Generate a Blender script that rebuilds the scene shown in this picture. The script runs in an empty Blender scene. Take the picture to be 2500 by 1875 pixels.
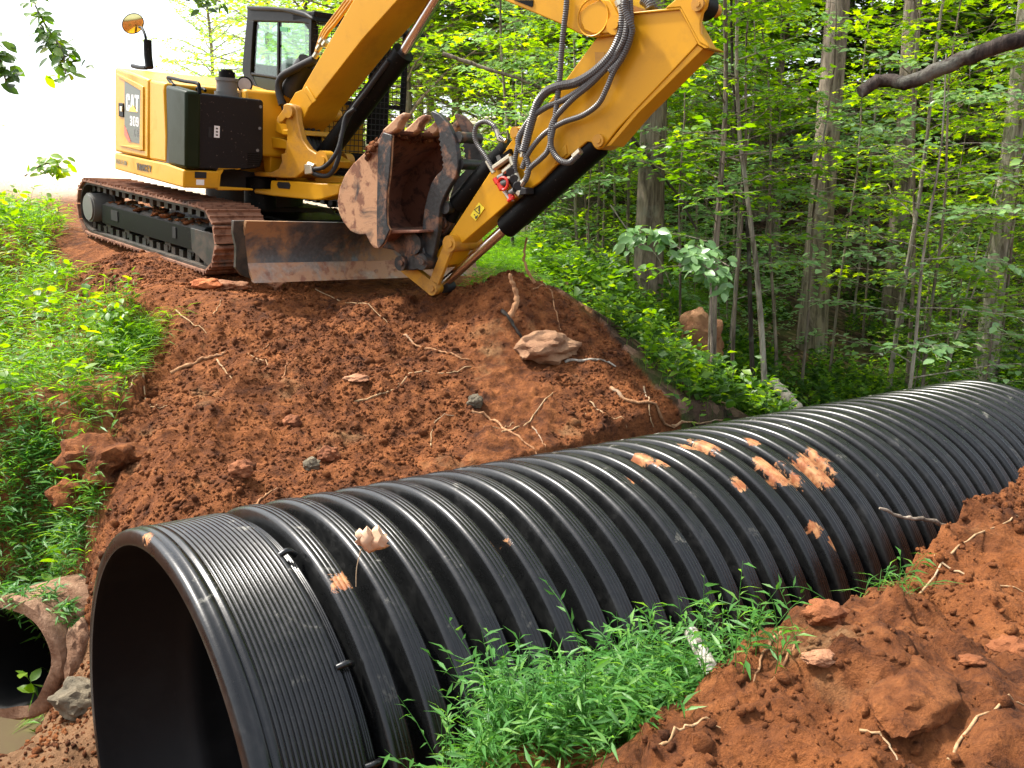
import bpy, math, random
import numpy as np
from mathutils import Vector, Matrix, noise as mnoise
rng = np.random.default_rng(11)
random.seed(5)
SC = bpy.context.scene
COL = SC.collection
# ------------------------------------------------------------------ camera geometry
FPX, CX, CY, TILT, CAMZ = 2200.0, 1250.0, 937.5, math.radians(10), 2.8
CT, ST = math.cos(TILT), math.sin(TILT)
def V3(x, y, z): return np.array([x, y, z], float)
CAM = V3(0, 0, CAMZ)
def c2w(x, y, z): return V3(x, z*CT-y*ST, -z*ST-y*CT)
def ray(u, v): return c2w((u-CX)/FPX, (v-CY)/FPX, 1.0)
def at(u, v, d): return CAM+ray(u, v)*d
def onp(uv, P, n):
    r = ray(*uv); return CAM+r*(((P-CAM)@n)/(r@n))
def unit(v): return v/np.linalg.norm(v)
def Z(ox, oy, s): return lambda x, y: (ox+x*s, oy+y*s)
z1 = Z(150, 0, .31646); z2 = Z(550, 0, .31646); z3 = Z(1050, 0, .33906)
z4 = Z(150, 350, .31646); z5 = Z(750, 200, .33156); z8 = Z(1000, 250, .28329)
def src(x, y): return (x, y)
def zz(f, *pts): return [f(*p) for p in pts]
# ------------------------------------------------------------------ noise
def _h(ix, iy, iz, seed):
    n = (ix.astype(np.int64)*374761393+iy.astype(np.int64)*668265263+iz.astype(np.int64)*2147483647+seed*144665) & 0xffffffff
    n = ((n ^ (n >> 13))*1274126177) & 0xffffffff
    return ((n ^ (n >> 16)) & 0xffff)/32767.5-1
def vn(x, y, z=None, seed=0):
    x = np.asarray(x, float); y = np.asarray(y, float)
    z = np.zeros_like(x) if z is None else np.asarray(z, float)
    xi, yi, zi = np.floor(x), np.floor(y), np.floor(z)
    fx, fy, fz = x-xi, y-yi, z-zi
    fx, fy, fz = [t*t*(3-2*t) for t in (fx, fy, fz)]
    r = 0
    for dx in (0, 1):
        for dy in (0, 1):
            for dz in (0, 1):
                w = (fx if dx else 1-fx)*(fy if dy else 1-fy)*(fz if dz else 1-fz)
                r = r+w*_h(xi+dx, yi+dy, zi+dz, seed)
    return r
def fbm(x, y, sc, octv=4, seed=0, gain=.5):
    r, a = 0, 1
    for i in range(octv):
        r = r+a*vn(x*sc*2**i+i*17.3, y*sc*2**i+i*9.1, None, seed+i); a *= gain
    return r
# ------------------------------------------------------------------ mesh builder
class MB:
    def __init__(s): s.v = []; s.f = []
    def add(s, vs, fs):
        o = len(s.v); s.v += [tuple(map(float, p)) for p in vs]; s.f += [tuple(i+o for i in f) for f in fs]; return s
    def prism(s, A, B):
        n = len(A)
        return s.add(list(A)+list(B), [tuple(range(n))[::-1], tuple(range(n, 2*n))]+[(i, (i+1) % n, (i+1) % n+n, i+n) for i in range(n)])
    def slab(s, uvs, P, n, t0, t1):
        A = [onp(q, P+n*t0, n) for q in uvs]; return s.prism(A, [p+n*(t1-t0) for p in A])
    def box(s, c, ax, ay, az):
        q = [c+ax*i+ay*j+az*k for k in (-1, 1) for i, j in ((-1, -1), (1, -1), (1, 1), (-1, 1))]
        return s.prism(q[:4], q[4:])
    def tube(s, pts, rad, seg=10, cap=True):
        pts = [np.asarray(p, float) for p in pts]; n = len(pts)
        rad = [rad]*n if np.isscalar(rad) else rad
        T = [unit(pts[min(i+1, n-1)]-pts[max(i-1, 0)]+1e-12) for i in range(n)]
        N = unit(np.cross(T[0], V3(.31, .17, .93))); vs = []
        for i in range(n):
            N = unit(N-T[i]*(N@T[i])); B = np.cross(T[i], N)
            for k in range(seg):
                a = 2*math.pi*k/seg; vs.append(pts[i]+(N*math.cos(a)+B*math.sin(a))*rad[i])
        fs = [(i*seg+k, i*seg+(k+1) % seg, (i+1)*seg+(k+1) % seg, (i+1)*seg+k) for i in range(n-1) for k in range(seg)]
        if cap: fs += [tuple(range(seg))[::-1], tuple(range((n-1)*seg, n*seg))]
        return s.add(vs, fs)
    def cyl(s, p, q, r, seg=20, r2=None): return s.tube([p, q], [r, r if r2 is None else r2], seg)
    def lathe(s, p, d, prof, seg=48, closed=False):
        d = unit(d); N = unit(np.cross(d, V3(.1, .2, .97))); B = np.cross(d, N); vs = []
        for (h, r) in prof:
            for k in range(seg):
                a = 2*math.pi*k/seg; vs.append(p+d*h+(N*math.cos(a)+B*math.sin(a))*r)
        m = len(prof)
        return s.add(vs, [(i*seg+k, i*seg+(k+1) % seg, ((i+1) % m)*seg+(k+1) % seg, ((i+1) % m)*seg+k) for i in range(m if closed else m-1) for k in range(seg)])
    def grid(s, G, th=None):
        n, m = len(G), len(G[0]); vs = [p for r in G for p in r]
        fs = [(i*m+j, i*m+j+1, (i+1)*m+j+1, (i+1)*m+j) for i in range(n-1) for j in range(m-1)]
        return s.add(vs, fs)
    def ico(s, c, r, sub=2, amp=.25, sc=2., sq=(1, 1, 1), seed=0):
        import bmesh
        bm = bmesh.new(); bmesh.ops.create_icosphere(bm, subdivisions=sub, radius=1)
        vs = []
        for v in bm.verts:
            p = v.co.copy(); k = 1+amp*mnoise.fractal(p*sc+Vector((seed*7.1, seed*3.3, seed)), 1, 2, 3)*1.2
            # facet the rock with a few planes
            vs.append(np.array(c)+np.array([p.x*sq[0], p.y*sq[1], p.z*sq[2]])*r*k)
        fs = [tuple(v.index for v in f.verts) for f in bm.faces]; bm.free()
        return s.add(vs, fs)
def catmull(P, per=8):
    P = [np.asarray(p, float) for p in P]; P = [2*P[0]-P[1]]+P+[2*P[-1]-P[-2]]; out = []
    for i in range(1, len(P)-2):
        for k in range(per):
            t = k/per
            out.append(.5*((2*P[i])+(-P[i-1]+P[i+1])*t+(2*P[i-1]-5*P[i]+4*P[i+1]-P[i+2])*t*t+(-P[i-1]+3*P[i]-3*P[i+1]+P[i+2])*t**3))
    return out+[P[-2]]
def wloc(o):
    p = V3(0, 0, 0)
    while o is not None: p = p+np.array(o.location); o = o.parent
    return p
def setp(o, label=None, cat=None, group=None, kind=None):
    for k, v in (('label', label), ('category', cat), ('group', group), ('kind', kind)):
        if v: o[k] = v
    return o
def thing(name, loc, label, cat, group=None):
    o = bpy.data.objects.new(name, None); o.empty_display_size = .2; o.location = Vector(loc); COL.objects.link(o)
    return setp(o, label, cat, group)
def obj(name, mb, mat, parent=None, smooth=None, bevel=None, label=None, fix=True):
    me = bpy.data.meshes.new(name); L = wloc(parent) if parent is not None else V3(0, 0, 0)
    origin = V3(0, 0, 0)
    me.from_pydata([tuple(np.array(v)-L) for v in mb.v], [], mb.f)
    if fix:
        import bmesh
        bm = bmesh.new(); bm.from_mesh(me); bmesh.ops.recalc_face_normals(bm, faces=bm.faces); bm.to_mesh(me); bm.free()
    me.materials.append(mat)
    if smooth is not None:
        me.polygons.foreach_set('use_smooth', [True]*len(me.polygons)); me.set_sharp_from_angle(angle=math.radians(smooth))
    o = bpy.data.objects.new(name, me); COL.objects.link(o)
    if parent is not None: o.parent = parent
    if bevel:
        m = o.modifiers.new('bevel', 'BEVEL'); m.width = bevel; m.segments = 2; m.limit_method = 'ANGLE'; m.angle_limit = math.radians(40); m.harden_normals = False
    if label: o['label'] = label
    return o
def meshnp(name, V, Fc, mat, tint=None, smooth=False):
    """V (n,3), Fc (m,k)"""
    me = bpy.data.meshes.new(name); n, (m, k) = len(V), Fc.shape
    me.vertices.add(n); me.vertices.foreach_set('co', V.astype(np.float32).ravel())
    me.loops.add(m*k); me.loops.foreach_set('vertex_index', Fc.astype(np.int32).ravel())
    me.polygons.add(m); me.polygons.foreach_set('loop_start', np.arange(0, m*k, k, dtype=np.int32))
    if smooth: me.polygons.foreach_set('use_smooth', np.ones(m, bool))
    me.update(calc_edges=True)
    if tint is not None:
        for key, arr in tint.items():
            at_ = me.attributes.new(key, 'FLOAT', 'POINT'); at_.data.foreach_set('value', arr.astype(np.float32))
    for m_ in (mat if isinstance(mat, list) else [mat]): me.materials.append(m_)
    return me
def link(name, me, parent=None, loc=(0, 0, 0), **kw):
    o = bpy.data.objects.new(name, me); COL.objects.link(o); o.location = Vector(loc)
    if parent is not None: o.parent = parent
    return setp(o, kw.get('label'), kw.get('cat'), kw.get('group'), kw.get('kind'))
# leaf templates : (verts, faces)
def star_leaf():
    v = []; R = [1, .42, .92, .4, .66, .3, .66, .4, .92, .42]
    for i, r in enumerate(R):
        a = math.pi/2-i*2*math.pi/10; v.append((math.cos(a)*r*.55, .45+math.sin(a)*r*.55, -.10*abs(math.cos(a))*r))
    return np.array(v), np.array([list(range(10))])
def oval_leaf(w=.28, fold=.06, droop=.12):
    v = [(0, 0, 0), (w*.8, .3, fold), (w*.85, .65, fold-droop*.4), (0, 1, -droop), (-w*.85, .65, fold-droop*.4), (-w*.8, .3, fold), (0, .35, -.0), (0, .68, -droop*.5)]
    f = [(0, 1, 6, 0), (1, 2, 7, 6), (2, 3, 7, 7), (0, 6, 5, 0), (6, 7, 4, 5), (7, 3, 4, 4)]
    v2 = [(0, 0, 0), (w, .42, fold), (0, 1, -droop), (-w, .42, fold), (0, .42, -.01)]
    return np.array(v2), np.array([(0, 1, 2, 4), (0, 4, 2, 3)])
def big_leaf(w=.3):
    v = [(0, 0, 0), (w*.75, .22, .05), (w, .5, .05), (w*.62, .8, 0), (0, 1, -.1), (-w*.62, .8, 0), (-w, .5, .05), (-w*.75, .22, .05), (0, .25, 0), (0, .55, -.01), (0, .8, -.05)]
    f = [(0, 1, 8, 8), ]
    q = [(0, 1, 2, 9), (9, 2, 3, 4), (0, 9, 6, 7), (9, 4, 5, 6)]
    return np.array(v), np.array(q)
LANCE = oval_leaf(.085, .015, .25); OVAL = oval_leaf(.27); STAR = star_leaf(); BIG = big_leaf(); BLADE = oval_leaf(.022, .004, .35)
def scatter(tpl, pos, dirs, nrm, size, seed=0):
    """leaves at pos (n,3), pointing dirs, normals nrm, size (n,)"""
    tv, tf = tpl; n = len(pos)
    Y = dirs/np.linalg.norm(dirs, axis=1)[:, None]
    N = nrm-Y*(nrm*Y).sum(1)[:, None]; N /= np.linalg.norm(N, axis=1)[:, None]+1e-9
    X = np.cross(Y, N)
    V = pos[:, None, :]+size[:, None, None]*(tv[None, :, 0, None]*X[:, None]+tv[None, :, 1, None]*Y[:, None]+tv[None, :, 2, None]*N[:, None])
    Fc = (tf[None]+np.arange(n)[:, None, None]*len(tv)).reshape(-1, tf.shape[1])
    t = np.repeat(rng.random(n), len(tv))
    return V.reshape(-1, 3), Fc, t
def rdir(n, zlo=-.3, zhi=.3):
    a = rng.random(n)*2*math.pi; z = rng.uniform(zlo, zhi, n); r = np.sqrt(np.maximum(0, 1-z*z)); return np.stack([r*np.cos(a), r*np.sin(a), z], 1)
def upn(n, s=.45): 
    v = rng.normal(0, s, (n, 3)); v[:, 2] += 1; return v
# ------------------------------------------------------------------ materials
def nt(name):
    m = bpy.data.materials.new(name); m.use_nodes = True; t = m.node_tree; t.nodes.clear()
    o = t.nodes.new('ShaderNodeOutputMaterial'); return m, t, o
def N(t, ty, **kw):
    n = t.nodes.new(ty)
    for k, v in kw.items():
        if k in n.inputs: n.inputs[k].default_value = v
        else: setattr(n, k, v)
    return n
def noise_n(t, vec, scale, detail=6, rough=.6, dist=0):
    n = N(t, 'ShaderNodeTexNoise'); n.inputs['Scale'].default_value = scale; n.inputs['Detail'].default_value = detail; n.inputs['Roughness'].default_value = rough; n.inputs['Distortion'].default_value = dist
    t.links.new(vec, n.inputs['Vector']); return n.outputs['Fac']
def ramp(t, fac, stops, inter='LINEAR'):
    r = N(t, 'ShaderNodeValToRGB'); e = r.color_ramp.elements; r.color_ramp.interpolation = inter
    while len(e) < len(stops): e.new(.5)
    for i, (p, c) in enumerate(stops):
        e[i].position = p; e[i].color = (c, c, c, 1) if np.isscalar(c) else (*c, 1)
    t.links.new(fac, r.inputs[0]); return r.outputs[0]
def mixc(t, f, a, b, mode='MIX'):
    m = N(t, 'ShaderNodeMix', data_type='RGBA', blend_type=mode)
    for sock, val in ((m.inputs[0], f), (m.inputs[6], a), (m.inputs[7], b)):
        if hasattr(val, 'links') or hasattr(val, 'is_linked'): t.links.new(val, sock)
        elif np.isscalar(val): sock.default_value = val
        else: sock.default_value = (*val, 1)
    return m.outputs[2]
def mathn(t, op, a, b=0., clamp=False):
    m = N(t, 'ShaderNodeMath', operation=op, use_clamp=clamp)
    for sock, val in ((m.inputs[0], a), (m.inputs[1], b)):
        if hasattr(val, 'is_linked'): t.links.new(val, sock)
        else: sock.default_value = val
    return m.outputs[0]
def bump(t, h, strength, dist=.02, prev=None):
    b = N(t, 'ShaderNodeBump'); b.inputs['Strength'].default_value = strength; b.inputs['Distance'].default_value = dist
    t.links.new(h, b.inputs['Height'])
    if prev is not None: t.links.new(prev, b.inputs['Normal'])
    return b.outputs[0]
def geo_pos(t): return N(t, 'ShaderNodeNewGeometry').outputs['Position']
def obj_pos(t): return N(t, 'ShaderNodeTexCoord').outputs['Object']
def pbr(t, o, col, rough=.5, metal=0., nor=None, spec=.5, coat=0.):
    p = N(t, 'ShaderNodeBsdfPrincipled')
    for s, v in (('Base Color', col), ('Roughness', rough), ('Metallic', metal), ('Specular IOR Level', spec), ('Coat Weight', coat)):
        if hasattr(v, 'is_linked'): t.links.new(v, p.inputs[s])
        elif s == 'Base Color': p.inputs[s].default_value = (*v, 1)
        else: p.inputs[s].default_value = v
    if nor is not None: t.links.new(nor, p.inputs['Normal'])
    t.links.new(p.outputs[0], o.inputs[0]); return p
CLAY = (.30, .095, .036)
def mk_paint(name, col, dirt=.25, dcol=(.22, .10, .05), rough=.35, dscale=3., speck=0., coat=.0, blo=.5, spec=.5):
    m, t, o = nt(name); P = obj_pos(t)
    n = noise_n(t, P, dscale, 8, .7, .3); n2 = noise_n(t, P, dscale*12, 4, .6)
    d = mathn(t, 'MULTIPLY', ramp(t, n, [(blo, 0.), (blo+.25, 1.)]), mathn(t, 'ADD', n2, .25, True))
    d = mathn(t, 'MULTIPLY', d, dirt, True)
    lo = noise_n(t, P, 1.3, 3, .5)
    base = mixc(t, lo, tuple(c*.88 for c in col), tuple(min(1, c*1.08) for c in col))
    c = mixc(t, d, base, dcol)
    if speck:
        s = noise_n(t, P, 60, 2, .5); c = mixc(t, ramp(t, s, [(.70, 0.), (.74, speck)]), c, (.35, .28, .22))
    r = mathn(t, 'ADD', mathn(t, 'MULTIPLY', d, .5), rough, True)
    pbr(t, o, c, r, 0, bump(t, n2, .12, .003), spec, coat); return m
M = {}
M['yellow'] = mk_paint('yellow_paint', (.60, .295, .009), .5, (.14, .07, .025), .38, 2.4, 0, spec=.3)
M['yellow_worn'] = mk_paint('yellow_paint_worn', (.50, .235, .009), .8, (.14, .07, .04), .45, 5, 0, blo=.44)
M['black'] = mk_paint('black_paint', (.0045, .005, .0048), .25, (.05, .035, .025), .48, 3, .2, blo=.58, spec=.1)
M['hood_black'] = mk_paint('hood_black_paint', (.0035, .0045, .006), .12, (.03, .03, .035), .38, 2, .4, blo=.55, spec=.25)
M['hood_side'] = mk_paint('hood_side_grey', (.012, .019, .008), .3, (.04, .04, .02), .4, 2, 0, spec=.1)
M['under'] = mk_paint('undercarriage_paint', (.009, .011, .008), .9, (.11, .07, .04), .5, 6, 0, blo=.42)
M['grey'] = mk_paint('grey_casting', (.12, .12, .11), .5, (.2, .13, .08), .5, 6)
M['rubber'] = mk_paint('rubber', (.016, .016, .016), .3, (.12, .09, .06), .6, 8, spec=.3)
def mk_steel(name, clay=.6, dark=(.035, .036, .036), cl=(.36, .17, .085), cl2=(.13, .05, .025), sc=3.5, rough=.45, lo=.42, metal=.5):
    m, t, o = nt(name); P = obj_pos(t)
    n = noise_n(t, P, sc, 8, .65, .6); n2 = noise_n(t, P, sc*3.3, 6, .6, .3); n3 = noise_n(t, P, 40, 5, .6)
    k = mathn(t, 'MULTIPLY', ramp(t, n, [(lo, 0.), (lo+.12, 1.)]), clay)
    c0 = mixc(t, n3, tuple(x*.6 for x in dark), tuple(x*2 for x in dark))
    c1 = mixc(t, ramp(t, n2, [(.5, 0.), (.6, 1.)]), cl, cl2)
    c = mixc(t, k, c0, c1)
    pbr(t, o, c, mathn(t, 'ADD', mathn(t, 'MULTIPLY', k, .4), rough, True), mathn(t, 'MULTIPLY', mathn(t, 'SUBTRACT', 1., k), metal), bump(t, mathn(t, 'ADD', n2, n3), .35, .006)); return m
M['steel_clay'] = mk_steel('clay_smeared_steel', .95, cl=(.46, .25, .13), cl2=(.20, .085, .045), lo=.34)
M['bucket_in'] = mk_steel('bucket_inside_mud', 1., cl=(.16, .06, .032), cl2=(.07, .028, .016), lo=.2)
M['steel_dark'] = mk_steel('dark_worn_steel', .55, lo=.5, sc=6)
M['blade'] = mk_steel('blade_steel', .85, dark=(.10, .105, .105), cl=(.42, .22, .09), cl2=(.26, .14, .07), sc=2.6, rough=.40, lo=.47, metal=.5)
M['edge'] = mk_steel('cutting_edge_steel', .9, dark=(.32, .26, .21), cl=(.52, .28, .15), cl2=(.32, .13, .07), sc=3, rough=.4, lo=.38, metal=.3)
M['shoe'] = mk_steel('track_shoe_steel', 1., dark=(.05, .045, .04), cl=(.24, .115, .065), cl2=(.13, .052, .026), sc=4, rough=.5, lo=.32, metal=.3)
def simple(name, col, rough=.5, metal=0., spec=.5, emit=None, bn=0, bs=40):
    m, t, o = nt(name); P = obj_pos(t); n = noise_n(t, P, bs, 4)
    c = mixc(t, n, tuple(x*.8 for x in col), tuple(min(1, x*1.15) for x in col))
    pbr(t, o, c, rough, metal, bump(t, n, bn, .004) if bn else None, spec); return m
M['chrome'] = simple('chrome_rod', (.62, .60, .58), .22, 1.)
M['fitting'] = simple('zinc_fitting', (.55, .50, .38), .35, .9)
M['red'] = simple('red_plastic', (.62, .03, .015), .4)
M['white'] = simple('white_sticker', (.8, .8, .78), .4)
M['ltr_dark'] = simple('dark_lettering', (.05, .045, .03), .5)
M['ltr_grey'] = simple('faded_grey_lettering', (.20, .21, .15), .5)
M['decal'] = simple('dark_decal', (.045, .055, .03), .35)
M['decal_red'] = simple('decal_red', (.55, .07, .02), .4)
M['decal_yellow'] = simple('decal_yellow', (.85, .5, .02), .4)
M['sticker_yellow'] = simple('warning_sticker_yellow', (.85, .68, .03), .4)
M['decal_green'] = simple('green_window_sticker', (.02, .2, .07), .5)
M['seat'] = simple('seat_fabric', (.02, .025, .03), .7)
M['lamp'] = simple('lamp_lens', (.45, .46, .46), .15, .1)
def mk_glass():
    m, t, o = nt('cab_glass')
    g = N(t, 'ShaderNodeBsdfGlossy'); g.inputs['Roughness'].default_value = .04
    tr = N(t, 'ShaderNodeBsdfTransparent'); tr.inputs[0].default_value = (.80, .92, .85, 1)
    mx = N(t, 'ShaderNodeMixShader'); lw = N(t, 'ShaderNodeLayerWeight')
    f = mathn(t, 'ADD', mathn(t, 'MULTIPLY', mathn(t, 'POWER', lw.outputs['Facing'], 4.), .5), .03)
    t.links.new(f, mx.inputs[0]); t.links.new(tr.outputs[0], mx.inputs[1]); t.links.new(g.outputs[0], mx.inputs[2]); t.links.new(mx.outputs[0], o.inputs[0]); return m
M['glass'] = mk_glass()
M['mirror'] = simple('mirror_glass', (.8, .68, .30), .12, 1.)  # yellow tint paints in the yellow that the mirror reflects
def mk_pipe():
    m, t, o = nt('black_hdpe'); P = obj_pos(t)
    n = noise_n(t, P, 5, 8, .7, .5); n2 = noise_n(t, P, 70, 4, .6); st = noise_n(t, P, 26, 6, .7, .2)
    mp = N(t, 'ShaderNodeMapping'); mp.inputs['Scale'].default_value = (2, 2, 14); t.links.new(P, mp.inputs['Vector'])
    dust = mathn(t, 'MULTIPLY', ramp(t, n, [(.45, 0.), (.75, 1.)]), ramp(t, st, [(.42, 0.), (.7, .55)]))
    # pale noise patches on the upward side and mud where it was slung
    nz = N(t, 'ShaderNodeSeparateXYZ'); t.links.new(N(t, 'ShaderNodeNewGeometry').outputs['Normal'], nz.inputs[0])
    up = ramp(t, nz.outputs[2], [(.45, 0.), (.9, 1.)])
    sp = mathn(t, 'MULTIPLY', ramp(t, noise_n(t, P, 9, 9, .75, .4), [(.60, 0.), (.68, .8)]), up)
    at_ = N(t, 'ShaderNodeAttribute', attribute_name='mud').outputs['Fac']
    mud = mathn(t, 'MULTIPLY', ramp(t, mathn(t, 'ADD', mathn(t, 'MULTIPLY', at_, .434), mathn(t, 'MULTIPLY', noise_n(t, P, 20, 9, .75, .8), .91)), [(.715, 0.), (.75, 1.)]), ramp(t, at_, [(.05, 0.), (.3, 1.)]))
    c = mixc(t, dust, (.0055, .0058, .006), (.045, .045, .043))
    c = mixc(t, sp, c, (.20, .19, .16))
    c = mixc(t, mud, c, mixc(t, ramp(t, noise_n(t, P, 22, 6, .7), [(.42, 0.), (.6, 1.)]), (.24, .072, .020), (.40, .20, .08)))
    r = mathn(t, 'ADD', mathn(t, 'MULTIPLY', mathn(t, 'MAXIMUM', mathn(t, 'MAXIMUM', sp, mud), dust), .35), mathn(t, 'ADD', mathn(t, 'MULTIPLY', n, .16), .20), True)
    h = mathn(t, 'ADD', mathn(t, 'MULTIPLY', n2, .4), mathn(t, 'MULTIPLY', mud, 4.))
    pbr(t, o, c, r, 0, bump(t, h, .25, .004), .42); return m
M['pipe'] = mk_pipe()
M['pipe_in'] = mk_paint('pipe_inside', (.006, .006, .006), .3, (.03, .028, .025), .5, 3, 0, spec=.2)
def mk_soil():
    m, t, o = nt('red_clay_ground'); P = geo_pos(t)
    A = lambda k: N(t, 'ShaderNodeAttribute', attribute_name=k).outputs['Fac']
    n1 = noise_n(t, P, 1.1, 6, .6, .4); n2 = noise_n(t, P, 7, 8, .7, .3); n3 = noise_n(t, P, 55, 6, .75); n4 = noise_n(t, P, 2.6, 5, .6)
    c = ramp(t, n2, [(.34, (.055, .019, .008)), (.5, (.175, .058, .018)), (.66, (.31, .112, .036))])
    c = mixc(t, ramp(t, n1, [(.5, 0.), (.68, .65)]), c, (.32, .105, .028))
    c = mixc(t, ramp(t, n4, [(.60, 0.), (.72, .7)]), c, (.29, .165, .075))
    c = mixc(t, ramp(t, n3, [(.5, 0.), (.72, .75)]), c, (.055, .019, .010))
    vor = N(t, 'ShaderNodeTexVoronoi'); vor.inputs['Scale'].default_value = 16; vor.inputs['Randomness'].default_value = 1; t.links.new(P, vor.inputs['Vector'])
    # leaf litter of the wood floor
    lv = N(t, 'ShaderNodeTexVoronoi'); lv.inputs['Scale'].default_value = 11; t.links.new(P, lv.inputs['Vector'])
    lsep = N(t, 'ShaderNodeSeparateColor'); t.links.new(lv.outputs['Color'], lsep.inputs[0])
    lit = ramp(t, lsep.outputs[0], [(0, (.035, .022, .014)), (.45, (.075, .045, .028)), (.8, (.14, .085, .05)), (1, (.26, .15, .10))])
    moss = mixc(t, ramp(t, n4, [(.45, 0.), (.6, .8)]), lit, (.06, .10, .015))
    c = mixc(t, A('forest'), c, mixc(t, ramp(t, n1, [(.4, 0.), (.6, 1.)]), lit, moss))
    c = mixc(t, A('wet'), c, mixc(t, n2, (.15, .07, .03), (.30, .17, .08)))
    c = mixc(t, A('pale'), c, (.75, .66, .52))  # near-white ground colour stands in for overexposed sunlight
    h = mathn(t, 'ADD', mathn(t, 'MULTIPLY', n2, 1.), mathn(t, 'ADD', mathn(t, 'MULTIPLY', n3, .45), mathn(t, 'MULTIPLY', vor.outputs['Distance'], .5)))
    pbr(t, o, c, mathn(t, 'SUBTRACT', .95, mathn(t, 'MULTIPLY', A('wet'), .3)), 0, bump(t, h, 1., .05), .2); return m
M['soil'] = mk_soil()
def mk_clod(name, a, b, sc=8):
    m, t, o = nt(name); P = geo_pos(t); n = noise_n(t, P, sc, 8, .7, .4); n2 = noise_n(t, P, 50, 5, .7)
    pbr(t, o, mixc(t, ramp(t, n, [(.35, 0.), (.65, 1.)]), a, b), .9, 0, bump(t, mathn(t, 'ADD', n, n2), .7, .02), .25); return m
M['clod'] = mk_clod('clay_clod', (.13, .044, .020), (.33, .125, .052))
M['soil_rock'] = mk_clod('clay_coated_rock', (.14, .046, .018), (.28, .10, .036), 7)
M['rock'] = mk_clod('clay_stained_rock', (.22, .09, .045), (.42, .22, .12), 6)
M['rock_tan'] = mk_clod('tan_rock', (.20, .10, .055), (.38, .22, .12), 5)
M['rock_red'] = mk_clod('red_clay_rock', (.32, .09, .032), (.50, .17, .06), 5)
M['rock_grey'] = mk_clod('grey_rock', (.08, .07, .05), (.18, .145, .095), 6)
M['crust'] = mk_clod('mud_crust', (.12, .055, .028), (.34, .21, .13), 7)
def mk_bark(name, a, b, sc=14, strn=.8):
    m, t, o = nt(name); P = obj_pos(t)
    mp = N(t, 'ShaderNodeMapping'); mp.inputs['Scale'].default_value = (sc, sc, sc*.16); t.links.new(P, mp.inputs['Vector'])
    n = noise_n(t, mp.outputs[0], 1, 7, .7, .6); n2 = noise_n(t, P, 3, 5, .6)
    c = mixc(t, ramp(t, n, [(.38, 0.), (.62, 1.)]), a, b)
    c = mixc(t, ramp(t, n2, [(.55, 0.), (.66, .6)]), c, (.22, .23, .19))
    pbr(t, o, c, .9, 0, bump(t, n, strn, .03), .2); return m
M['bark'] = mk_bark('bark_grey_brown', (.07, .055, .042), (.30, .245, .19))
M['bark_dark'] = mk_bark('bark_dark', (.018, .014, .012), (.07, .055, .045))
M['bark_pale'] = mk_bark('bark_pale', (.12, .10, .075), (.42, .38, .31), 20, .4)
M['bark_birch'] = mk_bark('bark_peeling', (.05, .04, .03), (.50, .47, .40), 26, .5)
M['root'] = mk_bark('root_skin', (.18, .08, .035), (.40, .22, .11), 30, .4)
M['root_pale'] = mk_bark('pale_root', (.26, .15, .07), (.46, .31, .17), 40, .3)
M['dry_leaf'] = simple('dry_leaf', (.50, .32, .2), .7)
def mk_leaf(name, stops, trans=.5, rough=.45, spec=.35, lob=.0):
    m, t, o = nt(name)
    tint = N(t, 'ShaderNodeAttribute', attribute_name='tint').outputs['Fac']
    oi = N(t, 'ShaderNodeObjectInfo').outputs['Random']
    f = mathn(t, 'ADD', mathn(t, 'MULTIPLY', tint, .8), mathn(t, 'MULTIPLY', oi, .2))
    c = ramp(t, f, stops)
    p = N(t, 'ShaderNodeBsdfPrincipled'); t.links.new(c, p.inputs['Base Color']); p.inputs['Roughness'].default_value = rough; p.inputs['Specular IOR Level'].default_value = spec
    tl = N(t, 'ShaderNodeBsdfTranslucent'); hs = N(t, 'ShaderNodeHueSaturation'); hs.inputs['Hue'].default_value = .475; hs.inputs['Saturation'].default_value = 1.15; hs.inputs['Value'].default_value = 2.3
    t.links.new(c, hs.inputs['Color']); t.links.new(hs.outputs[0], tl.inputs[0])
    mx = N(t, 'ShaderNodeMixShader'); mx.inputs[0].default_value = trans
    t.links.new(p.outputs[0], mx.inputs[1]); t.links.new(tl.outputs[0], mx.inputs[2]); t.links.new(mx.outputs[0], o.inputs[0]); return m
M['leaf'] = mk_leaf('leaf_green', [(0, (.04, .11, .012)), (.5, (.085, .20, .022)), (.85, (.16, .28, .03)), (1, (.30, .36, .05))], .5, .4, .5)
M['leaf_star'] = mk_leaf('leaf_bright_green', [(0, (.07, .17, .014)), (.5, (.14, .29, .02)), (1, (.30, .42, .04))], .5, .4, .5)
M['leaf_dark'] = mk_leaf('leaf_dark_green', [(0, (.02, .055, .01)), (.6, (.04, .10, .018)), (1, (.08, .16, .03))], .4)
M['leaf_pale'] = mk_leaf('leaf_pale_green', [(0, (.09, .20, .07)), (1, (.20, .33, .14))], .35, .35, .6)
M['grass'] = mk_leaf('grass_green', [(0, (.05, .15, .015)), (.6, (.10, .25, .03)), (.92, (.19, .33, .04)), (1, (.42, .36, .14))], .5)
M['grass_blue'] = mk_leaf('weed_green', [(0, (.035, .12, .02)), (.7, (.06, .19, .035)), (1, (.13, .27, .05))], .4)
def mk_water():
    m, t, o = nt('muddy_water'); P = geo_pos(t)
    pbr(t, o, (.10, .075, .045), .08, 0, bump(t, noise_n(t, P, 9, 3), .08, .01), .5); return m
M['water'] = mk_water()
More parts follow.
